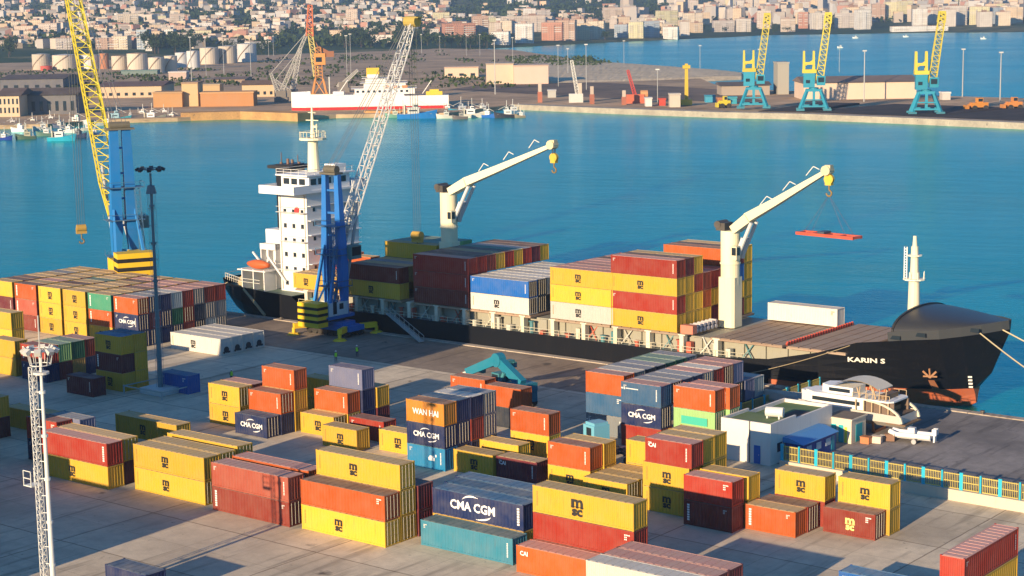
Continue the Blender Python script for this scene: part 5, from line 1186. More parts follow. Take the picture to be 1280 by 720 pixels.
for x, y, w_, c, lb in ((888, 128, 12, (.04, .28, .42), 'blue lorry box on the pier'), (914, 130, 14, (.04, .30, .40), 'teal blue lorry box beside the left blue crane'), (902, 131, 9, (.50, .20, .08), 'orange brown container on the pier'), (828, 132, 8, (.6, .06, .04), 'red machine body by the cream cabin')):
    house('cargo_box', x, y, w_, 7, 6, c, lb, 'cargo box', roof='flat', rcol=tuple(q*.8 for q in c))
# machines on the coal yard and the pier
def loader(px, py, lab, col, w_=20):
    g, s = far(px, py); t = thing('wheel_loader', lab, 'loader', g, R(8), None); L_ = w_*s
    k = MB(); k.box(-L_*.3, L_*.4, -2, 2, 1.6, 4.0); k.build('body', CLEAN, t, col); k = MB(); k.box(-L_*.05, L_*.18, -1.6, 1.6, 4.0, 6.2); cb = k.build('cab', CLEAN, t, col); k = MB(); k.box(-L_*.03, L_*.16, -1.66, -1.61, 4.4, 5.9); k.build('window', GLASS, cb)
    k = MB(); k.beam((-L_*.28, 0, 3.2), (-L_*.46, 0, 2.0), .8, 1.6); k.box(-L_*.56, -L_*.44, -2.3, 2.3, .5, 2.8); k.build('bucket', PAINT, t, tuple(q*.8 for q in col))
    for x in (-L_*.2, L_*.28):
        for y in (-2.5, 1.5): k = MB(); k.tube((x, y, 1.3), (x, y+1, 1.3), 1.3, k=12); k.build('wheel', PAINT, t, (.03, .03, .03))
loader(1222, 138, 'orange loader on the coal yard right of the blue cranes', (.62, .25, .04), 30); loader(1266, 137, 'second orange machine at the right edge of the pier', (.60, .24, .06), 26); loader(905, 135, 'yellow loader beside the yellow mast on the pier', (.68, .55, .04), 18)

def luffing_crane(px, py, lab):
    g, s = far(px, py); t = thing('portal_crane', lab, 'crane', g+Vector((0, 0, .9)), R(-8), 'blue and yellow portal cranes on the far pier'); c1_, c2_ = (.02, .25, .36), (.56, .44, .05)
    for x in (-6.6, 6.6):
        for y in (-5, 5):
            k = MB(); k.beam((x, y, .8), (x*.5, y*.5, 10), 1.5, 1.5, 1.2, 1.2); k.build('leg', CLEAN, t, c1_)
            k = MB(); k.box(x-2, x+2, y-.6, y+.6, 0, 1.0); k.build('bogie', PAINT, t, (.03, .2, .28))
    k = MB(); k.beam((0, -2.5, 1.5), (0, -2.5, 10), 1.3); k.beam((-6.6, -5, 2.2), (6.6, -5, 2.2), .8); k.beam((-6.6, 5, 2.2), (6.6, 5, 2.2), .8); k.beam((-5, -4, 5.4), (5, -4, 5.4), .6); k.box(-4, 4, -3.2, 3.2, 9.4, 10.6); k.build('portal_beam', CLEAN, t, c1_)
    k = MB(); k.tube((0, 0, 10.6), (0, 0, 11.4), 2.4, k=16); k.box(-5.2, .4, -3, 3, 11.4, 18.6); k.box(1.4, 5.6, -2, 2.2, 12.4, 17.2); mh = k.build('machine_house', CLEAN, t, c1_)
    k = MB(); k.box(5.6, 5.7, -1.5, 1.5, 13.4, 15.6); k.box(2, 5, -2.1, -2.0, 14, 16.4); k.box(-4, -2, -3.1, -3.0, 13.6, 15.2); k.build('window', GLASS, mh)
    k = MB(); k.box(-5.8, 1.2, -3.2, 3.2, 18.6, 20.4); k.build('yellow_deck', CLEAN, t, c2_)
    k = MB()
    for x in (-5.0, -.2): k.beam((x, -2, 20.4), (x, -2, 29.5), 1.3, 1.3, .9, .9); k.beam((x, 2, 20.4), (x, 2, 29.5), 1.3, 1.3, .9, .9)
    k.beam((-5, -2, 23.4), (-.2, -2, 23.4), 1.3); k.beam((-5, -2, 22), (-.2, -2, 25), .6); k.build('a_frame', CLEAN, t, c2_)
    k = MB(); k.lattice((2.6, 0, 14.5), (6.4, 0, 43), 3.6, 3.0, 11, .5, 3.4, 2.6, .3); k.lattice((6.4, 0, 43), (6.8, 0, 47.5), 3.2, 2.8, 2, .8, 2.6, 2.6, .7); k.box(5, 8.4, -1.5, 1.5, 47, 48.4); k.build('jib', CLEAN, t, c2_)
for x, y, lb in ((942, 137, 'left blue and yellow portal crane on the far pier beside the low warehouse'), (1017, 140, 'middle blue and yellow portal crane in front of the grey block'), (1157, 144, 'right blue and yellow portal crane at the end of the pale warehouse')): luffing_crane(x, y, lb)

# tall orange dock crane
g, s = far(400, 131); t = thing('dock_crane', 'tall rusty orange dock crane in front of the white ship', 'crane', g, R(4)); oc = (.55, .24, .07); H_ = 118*s
for x in (-5.5, 5.5):
    for y in (-5, 5): k = MB(); k.beam((x, y, 0), (x*.4, y*.4, 15), 1.3, 1.3, 1, 1); k.build('leg', CLEAN, t, oc)
k = MB(); k.beam((-5, -5, 3), (5, -5, 3), .7); k.beam((-5, -5, 3), (2, -2, 14), .5); k.beam((5, -5, 3), (-2, -2, 14), .5); k.build('portal_brace', CLEAN, t, oc)
k = MB(); k.lattice((0, 0, 15), (0, 0, H_*.60), 4.2, 3.0, 9, .55, 4.2, 3.0, .32); k.build('tower', CLEAN, t, (.50, .22, .07))
k = MB(); k.box(-2.5, 4, -3, 3, H_*.42, H_*.54); mh = k.build('machine_house', CLEAN, t, (.60, .26, .07)); k = MB(); k.box(-1.5, 2, -3.06, -3.0, H_*.45, H_*.5); k.build('window', GLASS, mh)
k = MB(); k.lattice((-1.5, 0, H_*.30), (-4.6, 0, H_*.80), 3.0, 2.6, 9, .5, 2.6, 2.2, .3); k.build('lower_jib', CLEAN, t, (.62, .50, .16))
k = MB(); k.lattice((-4.6, 0, H_*.72), (-3.8, 0, H_*1.04), 4.0, 2.2, 6, .7, 4.0, 2.0, .45); k.build('upper_jib', CLEAN, t, (.52, .14, .06))
k = MB(); k.beam((0, 0, H_*.6), (8, 0, H_*.52), 1.2, 2.0); k.box(4, 9, -2.4, 2.4, H_*.50, H_*.56); k.beam((0, 0, H_*.6), (-3.6, 0, H_*.74), .6); k.build('counter_arm', CLEAN, t, (.34, .14, .07))
# grey grab cranes folded at the quay left of it
for i, (x, y, x2, y2, x3, y3) in enumerate(((352, 128, 388, 40, 340, 92), (366, 126, 378, 62, 345, 100), (430, 115, 448, 88, 422, 108))):
    g, s = far(x, y); t = thing('lattice_crane', ['leftmost grey lattice crane with long raised jib by the orange crane', 'shorter grey lattice crane just left of the orange crane', 'small pale deck derrick right of the orange crane'][i], 'crane', g)
    k = MB(); k.box(-4, 4, -3, 3, 0, 3); k.box(-3, 3, -2.5, 2.5, 3, 7); k.build('base', PAINT, t, (.2, .18, .16))
    k = MB(); k.lattice((0, 0, 6), ((x2-x)*s, 0, (y-y2)*s), 3.0, 1.6, 14, .42, 2.4, 1.4, .26); k.build('jib', PAINT, t, (.42, .41, .38))
    k = MB(); k.lattice((-2, 0, 6), ((x3-x)*s, 0, (y-y3)*s), 2.4, 1.6, 8, .38, 2.2, 1.4, .24); k.beam(((x3-x)*s, 0, (y-y3)*s), ((x2-x)*s, 0, (y-y2)*s), .3); k.build('gantry', PAINT, t, (.36, .35, .33))
g, s = far(720, 128); t = thing('crawler_crane', 'thin white crane with leaning mast on the pier', 'crane', g); k = MB(); k.box(-4, 4, -2, 2, 0, 5); k.build('body', PAINT, t, (.6, .6, .56)); k = MB(); k.lattice((1, 0, 4), (-5*s, 0, 52*s), 2, 1.4, 12, .4, 2, 1.4, .25); k.build('jib', PAINT, t, (.68, .67, .62)); k = MB(); k.beam((5*s, 0, 0), (5*s, 0, 24*s), 2.2); k.build('pile', PAINT, t, (.6, .52, .42))
g, s = far(794, 129); t = thing('crawler_crane', 'red crawler crane with slanting jib on the pier', 'crane', g); k = MB(); k.box(-5, 5, -2.5, 2.5, 1, 5); k.box(-5.5, 5.5, -3, 3, 0, 1); k.build('body', PAINT, t, (.5, .12, .06)); k = MB(); k.lattice((0, 0, 4), (-9*s, 0, 41*s), 1.8, 1.2, 11, .38, 1.8, 1.2, .25); k.build('jib', PAINT, t, (.55, .06, .05)); k = MB(); k.tube((3, 0, 5), (7, 0, 5), 2.2, k=10); k.build('drum', PAINT, t, (.6, .3, .12))
g, s = far(858, 132); t = thing('drilling_rig', 'yellow vertical rig mast on the pier beside the yellow loader', 'rig', g); k = MB(); k.beam((0, 0, 0), (0, 0, 52*s), 2.0, 1.8, 1.6, 1.4); k.box(-2, 2, -1.5, 1.5, 46*s, 50*s); k.build('mast', PAINT, t, (.68, .46, .04)); k = MB(); k.box(-4, 3, -2, 2, .4, 3.4); k.build('body', PAINT, t, (.6, .45, .05))
for i, (x, y, h_, lb) in enumerate(((675, 128, 24, 'rusty pile column left of the white crane'), (740, 130, 22, 'rusty pile column right of the white crane'), (780, 131, 18, 'rusty pile column beside the red crane'))):
    g, s = far(x, y); t = thing('pile_column', lb, 'pile', g); k = MB(); k.beam((0, 0, 0), (0, 0, h_*s*.55), 2.6); k.build('lower_pile', PAINT, t, (.36, .12, .07)); k = MB(); k.beam((0, 0, h_*s*.55), (0, 0, h_*s), 1.9); k.build('upper_pile', PAINT, t, (.52, .42, .34))
rnd = random.Random(11)
lp = [(822, 128, 40), (780, 82, 30), (1080, 127, 62), (1203, 121, 58), (1250, 127, 60), (1049, 90, 30), (949, 105, 42), (434, 98, 52), (439, 98, 54), (527, 66, 22), (550, 66, 20), (583, 70, 26), (600, 70, 26), (619, 118, 66), (641, 78, 30), (698, 108, 50), (710, 94, 32), (733, 112, 55), (240, 110, 62), (258, 98, 50), (280, 92, 50), (314, 98, 52), (336, 70, 24), (342, 70, 24), (125, 92, 40), (875, 86, 28)]
for i, (x, y, h_) in enumerate(lp):
    g, s = far(x, y); H_ = h_*s; tall = h_ > 55
    near_ = 'tall lattice light mast' if tall else 'thin grey lamp pole'
    t = thing('lamp_pole', f"{near_}, {['first','second','third','fourth','fifth','sixth','seventh','eighth','ninth','tenth','eleventh','twelfth','thirteenth','fourteenth','fifteenth','sixteenth','seventeenth','eighteenth','nineteenth','twentieth','twenty first','twenty second','twenty third','twenty fourth','twenty fifth','twenty sixth'][sorted(range(len(lp)), key=lambda q: lp[q][0]).index(i)]} from the left beyond the water", 'lamp pole', g, 0, 'lamp poles across the harbour')
    k = MB(); k.tube((0, 0, 0), (0, 0, H_), .36 if tall else .24, .26 if tall else .18, k=6); k.build('pole', PAINT, t, (.42, .43, .42)); k = MB(); k.box(-1.1, 1.1, -.4, .4, H_, H_+.7); k.build('lamp_head', PAINT, t, (.6, .6, .57))

# white ship with red boot top in the shipyard
g, s = far(461, 137.5); t = thing('white_ship', 'long white ship with red waterline moored across the harbour', 'ship', g+Vector((0, 10, -1)), R(1.5))
Lh = 99*s
def hullsec(f, z0_, z1_, bm): 
    x = -Lh+2*Lh*f; b_ = bm*min(1, (f/.10)**.6 if f < .10 else 1)*(1 if f < .9 else .92); fl = 1.0; return [(x, -b_, z1_+(1.8 if f < .12 else 0)), (x, -b_*.9, z0_), (x, b_*.9, z0_), (x, b_, z1_+(1.8 if f < .12 else 0))]
k = MB(); k.loft([hullsec(f, 2.6, 9.2 if f < .72 else 8.2, 6) for f in (.004, .03, .06, .1, .119, .121, .3, .6, .719, .721, .9, 1)]); k.build('hull', CLEAN, t, (.80, .77, .73))
k = MB(); k.loft([hullsec(f, .2, 2.59, 6.02) if f > .12 else [(p[0], p[1], min(p[2], 2.59)) for p in hullsec(f, .2, 2.59, 6.02)] for f in (.004, .03, .06, .1, .119, .121, .3, .6, .9, 1)]); k.build('boot_top', CLEAN, t, (.50, .03, .03))
k = MB(); k.box(-8, 25, -5, 5, 9.2, 12.4); k.box(-3, 20, -4.5, 4.5, 12.4, 15.4); k.box(-2, 9, -4, 4, 15.4, 18); k.box(-1, 5, -3, 3, 18, 20)
for z_, a0, a1 in ((12.4, -10, 26), (15.4, -5, 21), (18.0, -4, 10)): k.box(a0, a1, -5.4, 5.4, z_-.15, z_+.02); k.beam((a0, -5.3, z_+1.1), (a1, -5.3, z_+1.1), .15)
k.box(-20, -14, -4, 4, 9.2, 11); k.beam((-17, 0, 10), (-12, 0, 17), .4); k.beam((29, 0, 9), (34, 0, 16), .4); k.build('superstructure', CLEAN, t, (.79, .76, .72))
for i in range(10): k = MB(); k.box(-7+i*3, -5.6+i*3, -5.06, -5.0, 10.2, 11.4); k.build('window', GLASS, t)
k = MB(); k.prism([(-3.5, -2.5), (3.5, -2.5), (3.5, 2.5), (-3.5, 2.5)], 0, 5); fo = k.build('funnel', CLEAN, t, (.66, .42, .04)); fo.location = (2, 2, 18.5)
k = MB(); k.tube((14, 0, 15), (14, 0, 25), .35, k=6); k.beam((11, 0, 22), (17, 0, 22), .3); k.tube((-22, 0, 9), (-22, 0, 19), .35, k=6); k.build('ship_mast', CLEAN, t, (.7, .68, .6))
k = MB(); k.box(31, 40, -3, 3, 8.22, 10.2); k.box(33, 38, -2, 2, 10.2, 11.2); k.build('yellow_gear', PAINT, t, (.66, .48, .04))
for i in range(3): k = MB(); k.box(8+i*5, 11+i*5, -5.6, -4.7, 12.6, 13.9); k.build('lifeboat', CLEAN, t, (.6, .25, .1))

# small craft
def boat(px, py, L_, col, cab, lab, mast=True, rz=0.0, group=None, arch=False, deck=(.5, .42, .3)):
    g, s = far(px, py, -2); t = thing('fishing_boat' if mast else 'motor_boat', lab, 'boat', g, rz, group); Lm = L_*s; bm = Lm*.13+.5; fb = Lm*.085+.6
    secs = []
    for i in range(8):
        f = i/7; b_ = bm*(math.sin(min(1, f*1.9+.12)*math.pi/2))*(1 if f < .9 else .9); sh = fb*(1+.9*(1-f)**2.5)
        secs.append([(-Lm/2+Lm*f+(1-f)*0, -b_, sh), (-Lm/2+Lm*f+(1-f)*Lm*.05, -b_*.6, -.4), (-Lm/2+Lm*f+(1-f)*Lm*.05, b_*.6, -.4), (-Lm/2+Lm*f, b_, sh)])
    MB().loft(secs).build('hull', CLEAN, t, col)
    k = MB(); k.prism([(-Lm*.36, -bm*.55), (Lm*.46, -bm*.8), (Lm*.46, bm*.8), (-Lm*.36, bm*.55)], fb*1.01, fb*1.06); k.build('deck', PAINT, t, deck)
    k = MB(); k.box(-Lm*.05, Lm*.24, -bm*.6, bm*.6, fb, fb+Lm*.11+.8); k.box(-Lm*.02, Lm*.12, -bm*.5, bm*.5, fb+Lm*.11+.8, fb+Lm*.19+1.2); k.box(-Lm*.08, Lm*.27, -bm*.68, bm*.68, fb+Lm*.11+.8, fb+Lm*.12+.9); cb = k.build('cabin', CLEAN, t, cab)
    k = MB(); k.box(-Lm*.021-.06, Lm*.08, -bm*.51, bm*.51, fb+Lm*.14+.9, fb+Lm*.17+1.1); k.box(0, Lm*.2, -bm*.61, bm*.61, fb+Lm*.05+.4, fb+Lm*.08+.5); k.build('window', GLASS, cb)
    if mast:
        k = MB(); k.tube((Lm*.05, 0, fb), (Lm*.05, 0, fb+Lm*.42+2), .16, k=6); k.tube((Lm*.05, 0, fb+Lm*.36), (-Lm*.3, 0, fb+Lm*.2), .11, k=5); k.tube((Lm*.36, 0, fb), (Lm*.36, 0, fb+Lm*.3+1), .14, k=6); k.beam((Lm*.36, -bm*.6, fb+Lm*.25), (Lm*.36, bm*.6, fb+Lm*.25), .14); k.build('mast', PAINT, t, (.62, .6, .54))
    if arch: k = MB(); k.box(Lm*.3, Lm*.33, -bm*.8, bm*.8, fb, fb+Lm*.22); k.build('stern_gantry', PAINT, t, (.6, .55, .4))
wh = (.78, .76, .72)
boat(78, 176, 36, (.03, .42, .58), wh, 'bright cyan fishing boat at the front of the left basin', rz=R(180), arch=True)
boat(100, 172, 22, (.02, .03, .08), (.2, .2, .22), 'dark hulled boat right of the bright cyan one', rz=R(150)); boat(32, 174, 26, (.06, .10, .07), (.45, .42, .3), 'green and brown boat left of the bright cyan one', rz=R(8)); boat(7, 175, 18, (.02, .05, .30), wh, 'blue boat at the left edge of the basin', rz=R(175))
boat(24, 165, 22, wh, wh, 'white cabin boat moored behind the green brown one', rz=R(-10)); boat(52, 163, 22, (.5, .5, .48), wh, 'grey white boat behind the cyan fishing boat', rz=R(20)); boat(74, 160, 20, (.1, .12, .2), (.5, .5, .48), 'dark blue boat mid basin left of the yacht', rz=R(-25))
boat(98, 156, 30, wh, wh, 'large white yacht with stacked decks behind the yellow boom', rz=R(170), mast=True); boat(148, 152, 34, (.04, .30, .38), (.3, .5, .58), 'teal hulled trawler between the yellow boom and blue leg', rz=R(178), arch=True); boat(163, 150, 16, (.03, .26, .30), wh, 'small dark teal boat just right of the blue crane leg', rz=R(90))
boat(192, 151, 32, (.30, .33, .28), wh, 'grey and white trawler right of the blue crane leg', rz=R(184), arch=True); boat(217, 150, 20, (.06, .10, .18), wh, 'white and dark blue boat at the end of the quay', rz=R(165)); boat(130, 157, 24, (.35, .36, .34), wh, 'grey motorboat under the yellow boom', rz=R(12), mast=False)
boat(112, 163, 20, (.6, .58, .5), wh, 'cream motorboat in front of the stacked deck yacht', rz=R(200)); boat(40, 156, 18, (.5, .46, .4), (.6, .56, .5), 'tan boat at the back of the left basin', rz=R(-5)); boat(62, 153, 18, (.3, .35, .4), wh, 'blue grey boat at the back near the dark shed', rz=R(15))
boat(326, 147, 18, (.05, .05, .06), (.12, .12, .12), 'small black workboat against the orange quay wall', mast=False)
boat(522, 148, 50, (.02, .20, .55), (.6, .6, .56), 'large bright blue trawler beside the white ship', rz=R(178), arch=True); boat(592, 147, 36, (.74, .68, .58), wh, 'cream trawler right of the bright blue one', rz=R(180), arch=True); boat(575, 142, 30, (.05, .30, .45), (.5, .55, .6), 'teal blue boat behind the cream trawler', rz=R(10))
boat(612, 147, 22, (.02, .12, .42), wh, 'blue bowed boat right of the cream trawler', rz=R(150)); boat(632, 147, 30, (.03, .03, .05), wh, 'black hulled boat at the right end of the group', rz=R(5)); boat(556, 148, 22, (.6, .56, .5), (.5, .5, .46), 'small pale boat between the blue and cream trawlers', rz=R(0), mast=False); boat(575, 149, 20, (.12, .1, .1), (.3, .28, .26), 'small dark boat in front of the cream trawler', mast=False)
boat(640, 142, 24, (.1, .22, .36), wh, 'blue white boat tucked behind the black hulled one', rz=R(20)); boat(492, 147, 22, (.18, .34, .26), (.5, .5, .4), 'small green boat left of the bright blue trawler', rz=R(4))
for i, (x, y, L_, c, lb, q) in enumerate(((88, 166, 20, (.62, .6, .56), 'pale boat between the cyan and the dark hulled boats', 160), (14, 158, 18, (.2, .24, .3), 'slate boat at the back left corner of the basin', 20), (120, 170, 18, (.05, .12, .3), 'navy boat under the foot of the yellow boom', 185),
    (56, 170, 22, (.12, .2, .16), 'dark green boat left of the cyan bow', 5), (180, 146, 20, (.5, .48, .44), 'beige boat behind the grey and white trawler', 170), (204, 145, 18, (.6, .6, .58), 'pale boat behind the end of quay boats', 10), (602, 140, 22, (.7, .68, .64), 'white boat behind the blue bowed boat', 30), (562, 140, 20, (.04, .1, .2), 'navy boat behind the small pale boat', 160), (650, 147, 14, (.25, .2, .14), 'short brown boat at the right tip of the group', 0))): boat(x, y, L_, c, wh, lb, rz=R(q))
for x, y, lb in ((1069, 48, 'nearest the middle blue crane jib'), (1132, 46.5, 'left of the right crane jib'), (1229, 49, 'farthest right in the bay'), (1050, 60, 'above the middle blue crane')): boat(x, y, 7, wh, wh, 'tiny white boat on the open bay '+lb, mast=False, group='tiny white boats on the bay')

# ------------------------------------------------------------------ trees and town
def tree_meshes(seed, leaves=420, wide=1.0):
    rnd = random.Random(seed); k = MB()
    clumps = [(rnd.gauss(0, .32)*wide, rnd.gauss(0, .32)*wide, rnd.uniform(.42, .86), rnd.uniform(.16, .30)) for _ in range(13)]
    for _ in range(leaves):
        cx, cy, cz, cr = rnd.choice(clumps); d = Vector((rnd.gauss(0, 1), rnd.gauss(0, 1), rnd.gauss(0, 1))).normalized()*cr*rnd.uniform(.55, 1.05)
        p = Vector((cx, cy, cz))+d; a = Vector((rnd.gauss(0, 1), rnd.gauss(0, 1), rnd.gauss(0, .6))).normalized(); b = a.cross(Vector((rnd.gauss(0, 1), rnd.gauss(0, 1), rnd.gauss(0, 1)))).normalized(); e = rnd.uniform(.045, .085)
        k.quad(p-a*e, p-b*e*.7, p+a*e, p+b*e*.7)
    tr = MB(); tr.tube((0, 0, -.05), (0, 0, .45), .05, .035, k=6)
    for cx, cy, cz, cr in clumps[:5]: tr.tube((0, 0, .38), (cx, cy, cz), .028, .01, k=5)
    return k.mesh('crown'), tr.mesh('trunk')
TR = [tree_meshes(s_, wide=w_) for s_, w_ in ((1, 1.0), (2, 1.25), (3, .8), (4, 1.4))]
TREEPOS = []
def tree(px, py, hpx, group, lab, ground=None):
    p = march(px, py) if ground is None else gp(px, py, 0)
    if p is None: return
    s = p.y/F_PX; h_ = hpx*s; t = thing('tree', lab, 'tree', p, random.uniform(0, 6), group); c, tr = random.choice(TR)
    t.scale = (h_*.75, h_*.75, h_); put('crown', c, LEAF, t); put('trunk', tr, BARK, t)
rnd = random.Random(5)
def grove(x0, x1, y0, y1, n_, h0, h1, group, lab):
    for i in range(n_): tree(rnd.uniform(x0, x1), rnd.uniform(y0, y1), rnd.uniform(h0, h1), group, lab)
grove(182, 240, 58, 68, 16, 15, 24, 'dark trees right behind the tanks', 'dark green tree in the dense clump behind the storage tanks'); grove(278, 340, 52, 66, 12, 8, 14, 'trees behind the rightmost tanks', 'green tree behind the rightmost storage tanks')
grove(428, 480, 48, 60, 14, 11, 19, 'trees below the pink tower', 'dark tree in the grove left of the pale lattice boom'); grove(480, 535, 40, 58, 12, 10, 17, 'trees by the lattice boom head', 'dark tree in the grove behind the pale lattice boom')
grove(535, 620, 54, 62, 16, 10, 17, 'trees along the shore road', 'dark tree along the shore below the orange blocks'); grove(322, 345, 45, 72, 8, 8, 14, 'trees left of the orange crane', 'green tree left of the orange dock crane')
grove(670, 760, 46, 50, 14, 7, 12, 'trees on the bay promenade', 'green tree on the promenade before the bay apartments'); grove(730, 800, 24, 30, 10, 8, 13, 'trees behind the bay apartments', 'dark tree behind the bay apartment blocks')
grove(4, 14, 60, 78, 3, 16, 22, 'trees at the left edge beyond the boats', 'tall dark tree at the left edge beyond the boats'); grove(820, 1000, 38, 44, 10, 6, 9, 'trees on the right shore', 'small green tree on the right bay shore')

PAL = [(.72, .62, .48), (.74, .68, .60), (.64, .53, .43), (.54, .38, .29), (.74, .58, .40), (.70, .66, .42), (.76, .74, .70), (.55, .50, .46), (.42, .50, .58), (.66, .57, .49), (.56, .28, .19), (.66, .60, .53)]
PN = ['cream', 'off white', 'salmon', 'terracotta', 'sand coloured', 'pale yellow', 'white', 'grey beige', 'pale blue', 'pinkish', 'orange red', 'rose beige']
def block(px, py, wpx, hpx, ci, lab, group=None, parts=True, dep=None):
    p = march(px, py)
    if p is None: return None
    s = p.y/F_PX; w_, h_ = wpx*s, hpx*s; d_ = dep or min(w_, 16)
    rz = rnd.uniform(-.25, .25)
    t = thing('apartment_block' if hpx > 9 else 'town_house', lab, 'building', p, rz, group)
    k = MB(); k.box(-w_/2, w_/2, 0, d_, -4, h_)
    if parts and w_ > 22: k.box(-w_/2+w_*.3, -w_/2+w_*.62, -1.6, .2, -4, h_-rnd.choice([0, 3.1]))
    k.build('wall', TOWN, t, PAL[ci])
    k = MB(); k.box(-w_/2-.3, w_/2+.3, -.3, d_+.3, h_+.02, h_+.6)
    if h_ > 9: k.box(-w_*.2, w_*.1, d_*.3, d_*.8, h_+.6, h_+3.2)
    k.build('roof', FARM, t, rnd.choice([(.34, .2, .14), (.5, .46, .4), (.42, .3, .24)]))
    if parts:
        n_ = int(h_/3.1)
        for i in range(1, n_):
            bc = rnd.choice([(.7, .66, .6), PAL[ci]])
            for q0, q1 in ((-.46, -.1), (.12, .46)): k = MB(); k.box(w_*q0, w_*q1, -1.5, .02, i*3.1-.1, i*3.1+.9); k.build('balcony', FARM, t, bc)
    return t
key = [(575, 48, 40, 18, 10, 'wide orange red block with white balconies behind the lattice boom'), (601, 47, 20, 26, 3, 'tall terracotta block with a pale top right of the orange one'), (552, 30, 20, 14, 5, 'pale yellow domed block above the orange red one'), (440, 32, 15, 20, 2, 'pink and white tower block above the grove'),
       (625, 56, 22, 16, 6, 'white stepped block at the shore corner'), (655, 54, 22, 24, 6, 'tall white block beside the shore corner'), (668, 40, 28, 20, 9, 'pinkish block behind the tall white one'), (662, 24, 16, 13, 6, 'bright white tower on the ridge left of the bay'), (680, 25, 16, 12, 7, 'grey tower beside the bright white ridge tower'), (640, 36, 26, 15, 9, 'rose block between the terracotta and white blocks'),
       (690, 51, 26, 22, 10, 'orange brick block facing the bay'), (709, 51, 20, 25, 3, 'dark brick block right of the orange brick one'), (728, 50, 18, 20, 4, 'sand coloured block facing the bay'), (745, 49, 20, 22, 0, 'cream block with pink upper floor facing the bay'), (767, 28, 24, 18, 2, 'salmon tower standing above the bay front'), (786, 26, 18, 18, 7, 'grey beige tower right of the salmon one'),
       (776, 47, 16, 16, 8, 'pale blue block on the bay front'), (795, 48, 18, 20, 5, 'pale yellow block on the bay front'), (815, 47, 20, 20, 8, 'blue grey block right of the yellow one'), (838, 48, 18, 14, 6, 'small white block at the water edge'), (835, 32, 26, 18, 5, 'yellow cream block behind the small white one'), (866, 33, 24, 16, 0, 'cream block with long roof mid bay'),
       (873, 41, 12, 12, 4, 'narrow sand block at the water mid bay'), (905, 40, 26, 14, 7, 'greenish grey block left of the first crane jib'), (930, 40, 18, 16, 1, 'off white block left of the first crane jib'), (955, 36, 18, 22, 9, 'rose block just right of the first crane jib'), (985, 40, 18, 16, 2, 'salmon block between the first two crane jibs'), (1004, 36, 12, 20, 10, 'red and blue narrow block before the middle jib'),
       (1025, 37, 20, 20, 1, 'off white block at the middle crane jib'), (1058, 35, 28, 18, 7, 'brown framed block right of the middle jib'), (1080, 37, 18, 24, 6, 'tall white block right of the brown framed one'), (1098, 28, 16, 22, 3, 'dull red block behind the tall white one'), (1118, 27, 22, 24, 5, 'pale green yellow tower mid right'), (1133, 27, 16, 25, 5, 'yellow tower right of the pale green one'),
       (1150, 32, 18, 20, 6, 'white block left of the right crane jib'), (1170, 28, 20, 18, 2, 'pink block behind the right crane jib'), (1195, 32, 28, 24, 1, 'broad cream tower right of the right crane jib'), (1224, 31, 24, 22, 5, 'pale yellow tower far right'), (1245, 30, 18, 20, 8, 'pale blue grey tower far right'), (1268, 30, 20, 20, 4, 'sand coloured tower at the right edge'), (1150, 39, 70, 6, 6, 'long low white hall at the right shore'),
       (160, 32, 26, 14, 0, 'cream block above the yellow crane boom top'), (222, 34, 18, 16, 2, 'salmon block above the dark trees'), (275, 26, 12, 10, 6, 'small white block above the tank farm'), (30, 47, 26, 14, 2, 'salmon houses at far left'), (60, 45, 24, 15, 9, 'pinkish long house at far left'), (178, 62, 14, 24, 8, 'dark blue grey tower left of the dark trees'), (186, 64, 8, 12, 6, 'narrow white tower before the dark trees'),
       (132, 62, 24, 14, 3, 'terracotta apartment house behind the yellow boom'), (150, 62, 20, 16, 0, 'cream apartment house behind the tanks'), (478, 54, 30, 10, 1, 'low white hall before the grove'), (116, 42, 20, 10, 0, 'cream house behind the boom at mid height'), (80, 62, 20, 14, 7, 'grey house behind the cream tanks')]
for x, y, w_, h_, c, lb in key: block(x, y, w_, h_, c, lb)
cnt = 0
def zone(x0, x1, y0, y1, n_, h0, h1, where, dens=None):
    global cnt
    for i in range(n_):
        x, y = rnd.uniform(x0, x1), rnd.uniform(y0, y1); f = (y+6)/60
        ci = rnd.choice([0, 0, 1, 1, 2, 3, 4, 4, 6, 7, 9, 9, 11, 5]); hp = rnd.uniform(h0, h1)*(.55+.6*f); wp = rnd.uniform(9, 19)*(.55+.6*f)
        if block(x, y, wp, hp, ci, f'{PN[ci]} house {where}', f'{PN[ci]} houses {where}', parts=False): cnt += 1
zone(0, 330, 36, 60, 62, 5, 11, 'in the town behind the tanks'); zone(0, 330, 4, 36, 62, 4, 8, 'on the far left hillside'); zone(330, 560, 6, 46, 62, 4, 8, 'on the hillside behind the orange crane'); zone(600, 860, 34, 45, 26, 10, 17, 'in the second row of the bay front'); zone(860, 1280, 4, 34, 64, 13, 24, 'in the right shore town')
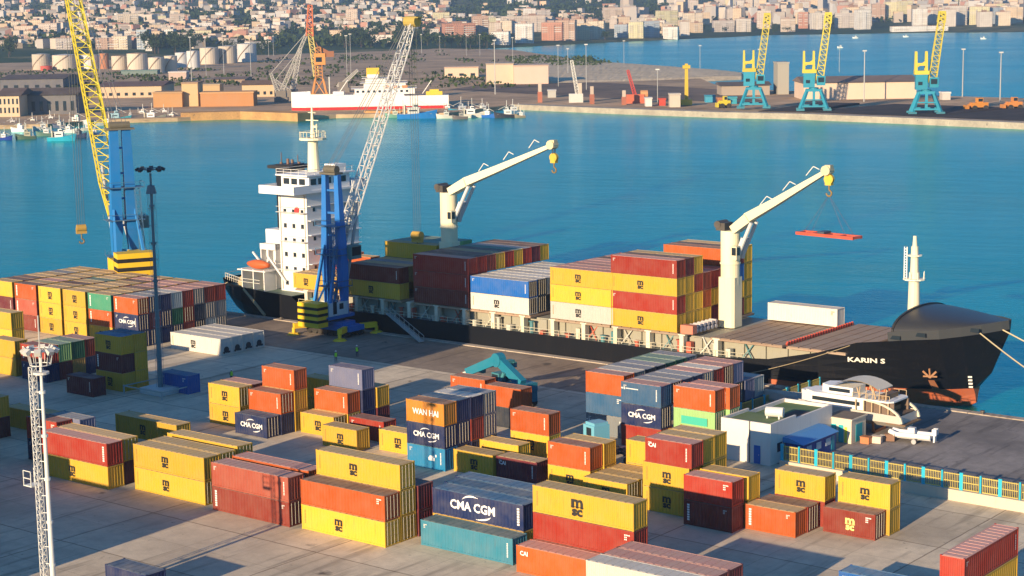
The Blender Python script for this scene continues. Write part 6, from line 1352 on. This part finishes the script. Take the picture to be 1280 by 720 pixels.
# the rest of the town is too many to count
k = MB(); kr = MB(); tr_ = MB()
for i in range(1350):
    x = rnd.uniform(-20, 1300); y = rnd.uniform(-4, 62 if x < 340 else (40 if x < 640 else 30))
    if 560 < x < 900 and y < 18 and rnd.random() < .85: continue
    if rnd.random() < .30 and y > 8 and x < 600 and (int(x/47)+int(y/9)) % 3 == 0: continue
    p = march(x, y)
    if p is None: continue
    s = p.y/F_PX; w_ = rnd.uniform(9, 23); d_ = rnd.uniform(9, 16); h_ = rnd.uniform(6, 14 if x < 760 else 34); w_ *= 1 if x < 760 else 1.3; q = rnd.uniform(0, 3.14)
    c_, s_ = math.cos(q), math.sin(q); pts = [(p.x+c_*a*w_/2-s_*b*d_/2, p.y+s_*a*w_/2+c_*b*d_/2) for a, b in ((-1, -1), (1, -1), (1, 1), (-1, 1))]
    k.prism(pts, p.z-3, p.z+h_); kr.prism(pts, p.z+h_+.01, p.z+h_+.5)
m_, n, b = newmat('distant_town', .9, 0, .1)
v_ = coords(n, (1, 1, 1), world=True); vo = N(n, 'ShaderNodeTexVoronoi'); vo.inputs['Scale'].default_value = .03; n.links.new(v_, vo.inputs['Vector'])
rp = N(n, 'ShaderNodeValToRGB'); rp.color_ramp.interpolation = 'CONSTANT'; e = rp.color_ramp.elements; e[0].position = 0; e[0].color = (.62, .55, .46, 1); e[1].position = .2; e[1].color = (.56, .48, .40, 1)
for ps, cl in ((.4, (.66, .63, .58, 1)), (.55, (.5, .46, .42, 1)), (.7, (.70, .54, .36, 1)), (.85, (.55, .30, .22, 1))): z_ = e.new(ps); z_.color = cl
sc_ = N(n, 'ShaderNodeSeparateColor'); n.links.new(vo.outputs['Color'], sc_.inputs[0]); n.links.new(sc_.outputs[0], rp.inputs[0]); n.links.new(rp.outputs[0], b.inputs['Base Color'])
stuff(k.build('distant_houses', m_), 'mass of small pale houses spread over the distant hillside', 'houses'); stuff(kr.build('distant_roofs', FARM, None, (.34, .22, .16)), 'brown and grey roofs of the distant hillside houses', 'roofs')
k = MB()
for i in range(900):
    x = rnd.uniform(-20, 1300); y = rnd.uniform(-4, 60 if x < 560 else 30); p = march(x, y)
    if p is None: continue
    for j in range(26):
        q = p+Vector((rnd.gauss(0, 11), rnd.gauss(0, 11), rnd.uniform(1, 9))); a = Vector((rnd.gauss(0, 1), rnd.gauss(0, 1), rnd.gauss(0, .7))).normalized(); b_ = a.cross(Vector((rnd.gauss(0, 1), rnd.gauss(0, 1), rnd.gauss(0, 1)))).normalized(); e_ = rnd.uniform(2, 4.5)
        k.quad(q-a*e_, q-b_*e_, q+a*e_, q+b_*e_)
stuff(k.build('distant_greenery', LEAF), 'scattered dark green tree masses among the distant houses', 'greenery')
# scrub on the waste ground behind the pier
k = MB()
for i in range(300):
    x, y = rnd.choice([(rnd.uniform(330, 640), rnd.uniform(62, 110)), (rnd.uniform(0, 330), rnd.uniform(88, 112)), (rnd.uniform(640, 760), rnd.uniform(72, 84))]); p = gp(x, y, 0)
    for j in range(14):
        q = p+Vector((rnd.gauss(0, 5), rnd.gauss(0, 9), rnd.uniform(.2, 2.5))); a = Vector((rnd.gauss(0, 1), rnd.gauss(0, 1), rnd.gauss(0, .7))).normalized(); b_ = a.cross(Vector((rnd.gauss(0, 1), rnd.gauss(0, 1), rnd.gauss(0, 1)))).normalized(); e_ = rnd.uniform(.7, 1.8)
        k.quad(q-a*e_, q-b_*e_, q+a*e_, q+b_*e_)
stuff(k.build('waste_ground_scrub', LEAF), 'low dark scrub dotted over the brown waste ground', 'scrub')
